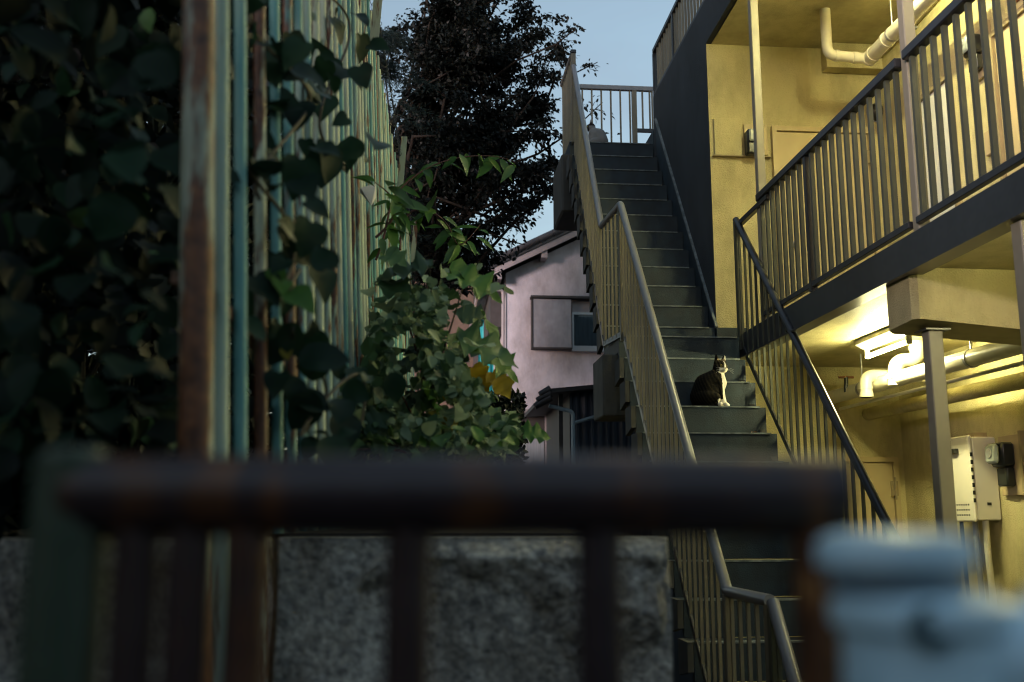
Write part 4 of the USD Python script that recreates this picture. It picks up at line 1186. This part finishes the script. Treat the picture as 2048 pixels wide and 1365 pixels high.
# ------------------------------------------------------------------ blue shed
YD = 11.8
sh = thing("blue_shed", "dark blue corrugated shed with a pale gutter pipe behind the lower stairs", "shed", (at(1180, 900, Y=YD)[0], YD, GZ))
x0, x1 = at(1140, 850, Y=YD)[0], at(1420, 850, Y=YD)[0]
zt0 = at(1140, 782, Y=YD)[2]
nx = int((x1 - x0) / .02)
xs = np.linspace(x0, x1, nx)
yw = YD + .012 * np.sign(np.sin(xs * 2 * np.pi / .09)) * np.minimum(1, 3 * np.abs(np.sin(xs * 2 * np.pi / .09)))
sv = np.array([(x, y, z) for x, y in zip(xs, yw) for z in (GZ, zt0)])
obj("wall", (sv, np.array([(2 * i, 2 * i + 2, 2 * i + 3, 2 * i + 1) for i in range(nx - 1)])), "shed_blue", sh)
obj("side_wall", box(x0, x0 + .03, YD + .02, YD + 2.4, GZ, zt0 - .02), "shed_roof", sh)
r0, r1 = at(1094, 779, Y=YD - .2), at(1195, 770, Y=YD - .2)
sl = (r1[2] - r0[2]) / (r1[0] - r0[0])
obj("roof", prism_y([(r0[0], r0[2] - .05), (r0[0], r0[2]), (x1 + .2, r0[2] + sl * (x1 + .2 - r0[0])), (x1 + .2, r0[2] - .05 + sl * (x1 + .2 - r0[0]))], YD - .25, YD + 2.6), "shed_roof", sh)
q = at(1084, 800, Y=YD - .2)
for k in range(3):
    a = np.array([r0[0] - .02, YD - .22, r0[2] - .02 - .05 * k])
    obj("ridge_tile", tube([a + [.06, 0, .02], a + [-.07 - .03 * k, 0, -.05 - .02 * k]], [.05, .04], 10), "shed_roof", sh, 50)
g = [at(1098, 812, Y=YD - .12), at(1146, 824, Y=YD - .12), at(1147, 935, Y=YD - .12)]
obj("downpipe", tube(bend(g + [np.array([g[-1][0], g[-1][1], GZ])], .05), .024, 10), "gutter_blue", sh, 50)
obj("branch_pipe", tube([at(1150, 846, Y=YD - .12), at(1215, 826, Y=YD - .12)], .022, 10), "gutter_blue", sh, 50)
obj("post", box(at(1118, 850, Y=YD)[0], at(1126, 850, Y=YD)[0], YD, YD + .06, GZ, zt0 - .04), "shed_roof", sh)

# ------------------------------------------------------------------ cats
def build_cat(name, label, loc, heading, headyaw, fur, scale=1.0, tail=True, headpitch=0.0):
    R = trimesh.transformations.rotation_matrix
    ball = {}

    def J(n, p, r):
        ball[n] = (np.array(p, float), r)

    J("rump", (-.068, 0, .078), .080); J("belly", (-.022, 0, .098), .092); J("back", (-.034, 0, .152), .085); J("shoulder", (.020, 0, .192), .066)
    J("chest", (.058, 0, .165), .046); J("neck", (.045, 0, .232), .042)
    for s, n in ((1, "l"), (-1, "r")):
        J("haunch" + n, (-.02, .058 * s, .062), .056); J("knee" + n, (.035, .068 * s, .06), .034); J("hind" + n, (.06, .066 * s, .016), .018); J("heel" + n, (.0, .07 * s, .018), .02)
        J("fsh" + n, (.055, .03 * s, .16), .03); J("felb" + n, (.066, .031 * s, .09), .02); J("fwr" + n, (.080, .029 * s, .03), .0155); J("fpaw" + n, (.098, .029 * s, .015), .0165)
    bones = [("rump", "belly"), ("rump", "back"), ("belly", "back"), ("back", "shoulder"), ("belly", "chest"), ("shoulder", "chest"), ("shoulder", "neck"), ("chest", "neck")]
    for n in "lr":
        bones += [("rump", "haunch" + n), ("haunch" + n, "knee" + n), ("knee" + n, "heel" + n), ("heel" + n, "hind" + n), ("chest", "fsh" + n), ("fsh" + n, "felb" + n), ("felb" + n, "fwr" + n), ("fwr" + n, "fpaw" + n)]
    if tail:
        tl = [(-.12, .01, .04), (-.125, .06, .024), (-.08, .105, .02), (.0, .115, .018), (.07, .10, .017)]
        for k, p in enumerate(tl):
            J(f"t{k}", p, .019 - .0012 * k)
        bones += [("rump", "t0")] + [(f"t{k}", f"t{k+1}") for k in range(4)]
    # head, built facing +x around its own centre, then turned
    hc = np.array([.062, 0, .278])
    HM = trimesh.transformations.translation_matrix(hc) @ R(headyaw, [0, 0, 1]) @ R(headpitch, [0, 1, 0])

    def H(p):
        return (HM @ np.array([*p, 1.0]))[:3]

    for n, p, r in (("skull", (0, 0, .004), .046), ("cheekl", (.014, .020, -.012), .030), ("cheekr", (.014, -.020, -.012), .030), ("muz", (.042, 0, -.016), .019), ("chin", (.036, 0, -.026), .015), ("brow", (.026, 0, .012), .028)):
        J(n, H(p), r)
    bones += [("neck", "skull"), ("skull", "cheekl"), ("skull", "cheekr"), ("cheekl", "muz"), ("cheekr", "muz"), ("muz", "chin"), ("skull", "brow"), ("brow", "muz")]
    parts = []

    def sph(c, r):
        s = trimesh.creation.icosphere(2, r)
        return s.vertices + c

    for a, c_ in bones:
        parts.append(m3.Manifold.hull_points(np.vstack([sph(*ball[a]), sph(*ball[c_])]).astype(np.float32)))
    for s in (1, -1):   # ears
        pts = [H((x, s * y, z)) for x, y, z in ((-.016, .008, .036), (.018, .010, .034), (.004, .050, .016), (-.016, .044, .018), (.0, .034, .084), (-.008, .036, .080), (.018, .040, .022), (.006, .036, .078))]
        parts.append(m3.Manifold.hull_points(np.array(pts, np.float32)))
    body = m3.Manifold.batch_boolean(parts, m3.OpType.Add).refine_to_length(.006)
    mm = body.to_mesh()
    tm = trimesh.Trimesh(mm.vert_properties[:, :3], mm.tri_verts)
    trimesh.smoothing.filter_taubin(tm, lamb=.5, nu=.53, iterations=14)
    local = np.array(tm.vertices)
    hl_ = (np.linalg.inv(HM) @ np.c_[local, np.ones(len(local))].T).T[:, :3]
    col = fur(local, hl_, np.array(tm.vertex_normals))
    G = trimesh.transformations.translation_matrix(loc) @ R(heading, [0, 0, 1]) @ np.diag([scale, scale, scale, 1])
    tm.apply_transform(G)
    t = thing(name, label, "cat", loc)
    obj("body", tm, "fur", t, True, color=col)

    def place(m):
        m.apply_transform(G @ HM)
        return m

    for s in (1, -1):
        e = trimesh.creation.icosphere(2, .0095); e.apply_translation((.040, s * .020, .006))
        obj("eye", place(e), "eye_amber", t, True)
        e = trimesh.creation.icosphere(1, .0045); e.apply_translation((.0475, s * .0215, .006))
        obj("pupil", place(e), "black_plastic", t, True)
    e = trimesh.creation.icosphere(1, .006); e.apply_scale([.6, 1.1, .8]); e.apply_translation((.0605, 0, -.009))
    obj("nose", place(e), "stem_red", t, True)
    for s in (1, -1):
        for k in range(3):
            obj("whisker", place(tube([(.05, s * .014, -.016), (.06, s * .045, -.012 - .008 * k), (.055, s * .075, -.012 - .016 * k)], .0004, 4)), "scrap_white", t)
    return t


def tabby(p, h, n):
    stripe = np.sin((p[:, 0] * 1.0 + p[:, 2] * .55 + .012 * np.sin(p[:, 1] * 40)) * 260)
    c = np.where((stripe > .35)[:, None], np.array([.020, .016, .010]), np.array([.005, .0045, .004]))
    inhead = np.linalg.norm(h, axis=1) < .062
    hs = np.sin(h[:, 1] * 420)
    c = np.where((inhead & (hs > .3))[:, None], np.array([.06, .048, .026]), c)
    # white: chest, muzzle, blaze, front legs and paws
    w = (~inhead) & (p[:, 0] > .054 + .6 * np.abs(p[:, 1])) & (p[:, 2] > .03) & (n[:, 0] > .1)
    w |= (p[:, 0] > .058) & (p[:, 2] < .12) & (np.abs(p[:, 1]) < .036)
    w |= (p[:, 2] < .05) & (p[:, 0] > .052) & (np.abs(p[:, 1]) < .09)
    w |= inhead & (h[:, 2] < -.008) & (h[:, 0] > .008) & (np.abs(h[:, 1]) < .034)
    w |= inhead & (np.abs(h[:, 1]) < .008 - .12 * h[:, 2]) & (h[:, 0] > .03)
    c = np.where(w[:, None], np.array([.72, .68, .60]), c)
    ear = inhead & (h[:, 2] > .045) & (h[:, 0] > .002)
    return np.where(ear[:, None], np.array([.30, .22, .13]), c)


def pointed(p, h, n):
    c = np.tile([.24, .238, .235], (len(p), 1))
    inhead = np.linalg.norm(h, axis=1) < .062
    dark = (inhead & ((h[:, 2] > .006) | (h[:, 0] > .02)))
    c = np.where(dark[:, None], np.array([.04, .035, .035]), c)
    return np.where((~inhead & (p[:, 0] > .06))[:, None], np.array([.45, .44, .43]), c)


c1 = at(1418, 812, z=F2 - 3 * R1)
c1 = np.array([c1[0] + .06, Y0 - 3 * T1 + .085, F2 - 3 * R1 + .001])
build_cat("cat", "dark tabby cat with white chest sitting on a stair tread with its face turned right", c1, math.radians(-24), math.radians(-44), tabby, 1.03, headpitch=.12)
c2 = at(1190, 285, z=ZU)
c2 = np.array([at(1192, 270, Y=YU + .22)[0], YU + .22, ZU + .001])
build_cat("cat", "pale grey cat with dark ears sitting on the high landing with its back turned", c2, math.radians(135), math.radians(30), pointed, 0.98)

# a dead leaf on a tread
p = np.array([2.16, Y0 - 4 * T1 + .03, F2 - 4 * R1 + .006])
obj("fallen_leaf", leaf(OV, p, (1, .2, .1), (0, 0, 1), .05, .8, .4, .2), "rust_plate", smooth=True, label="small brown fallen leaf on the tread below the tabby cat", cat="leaf")
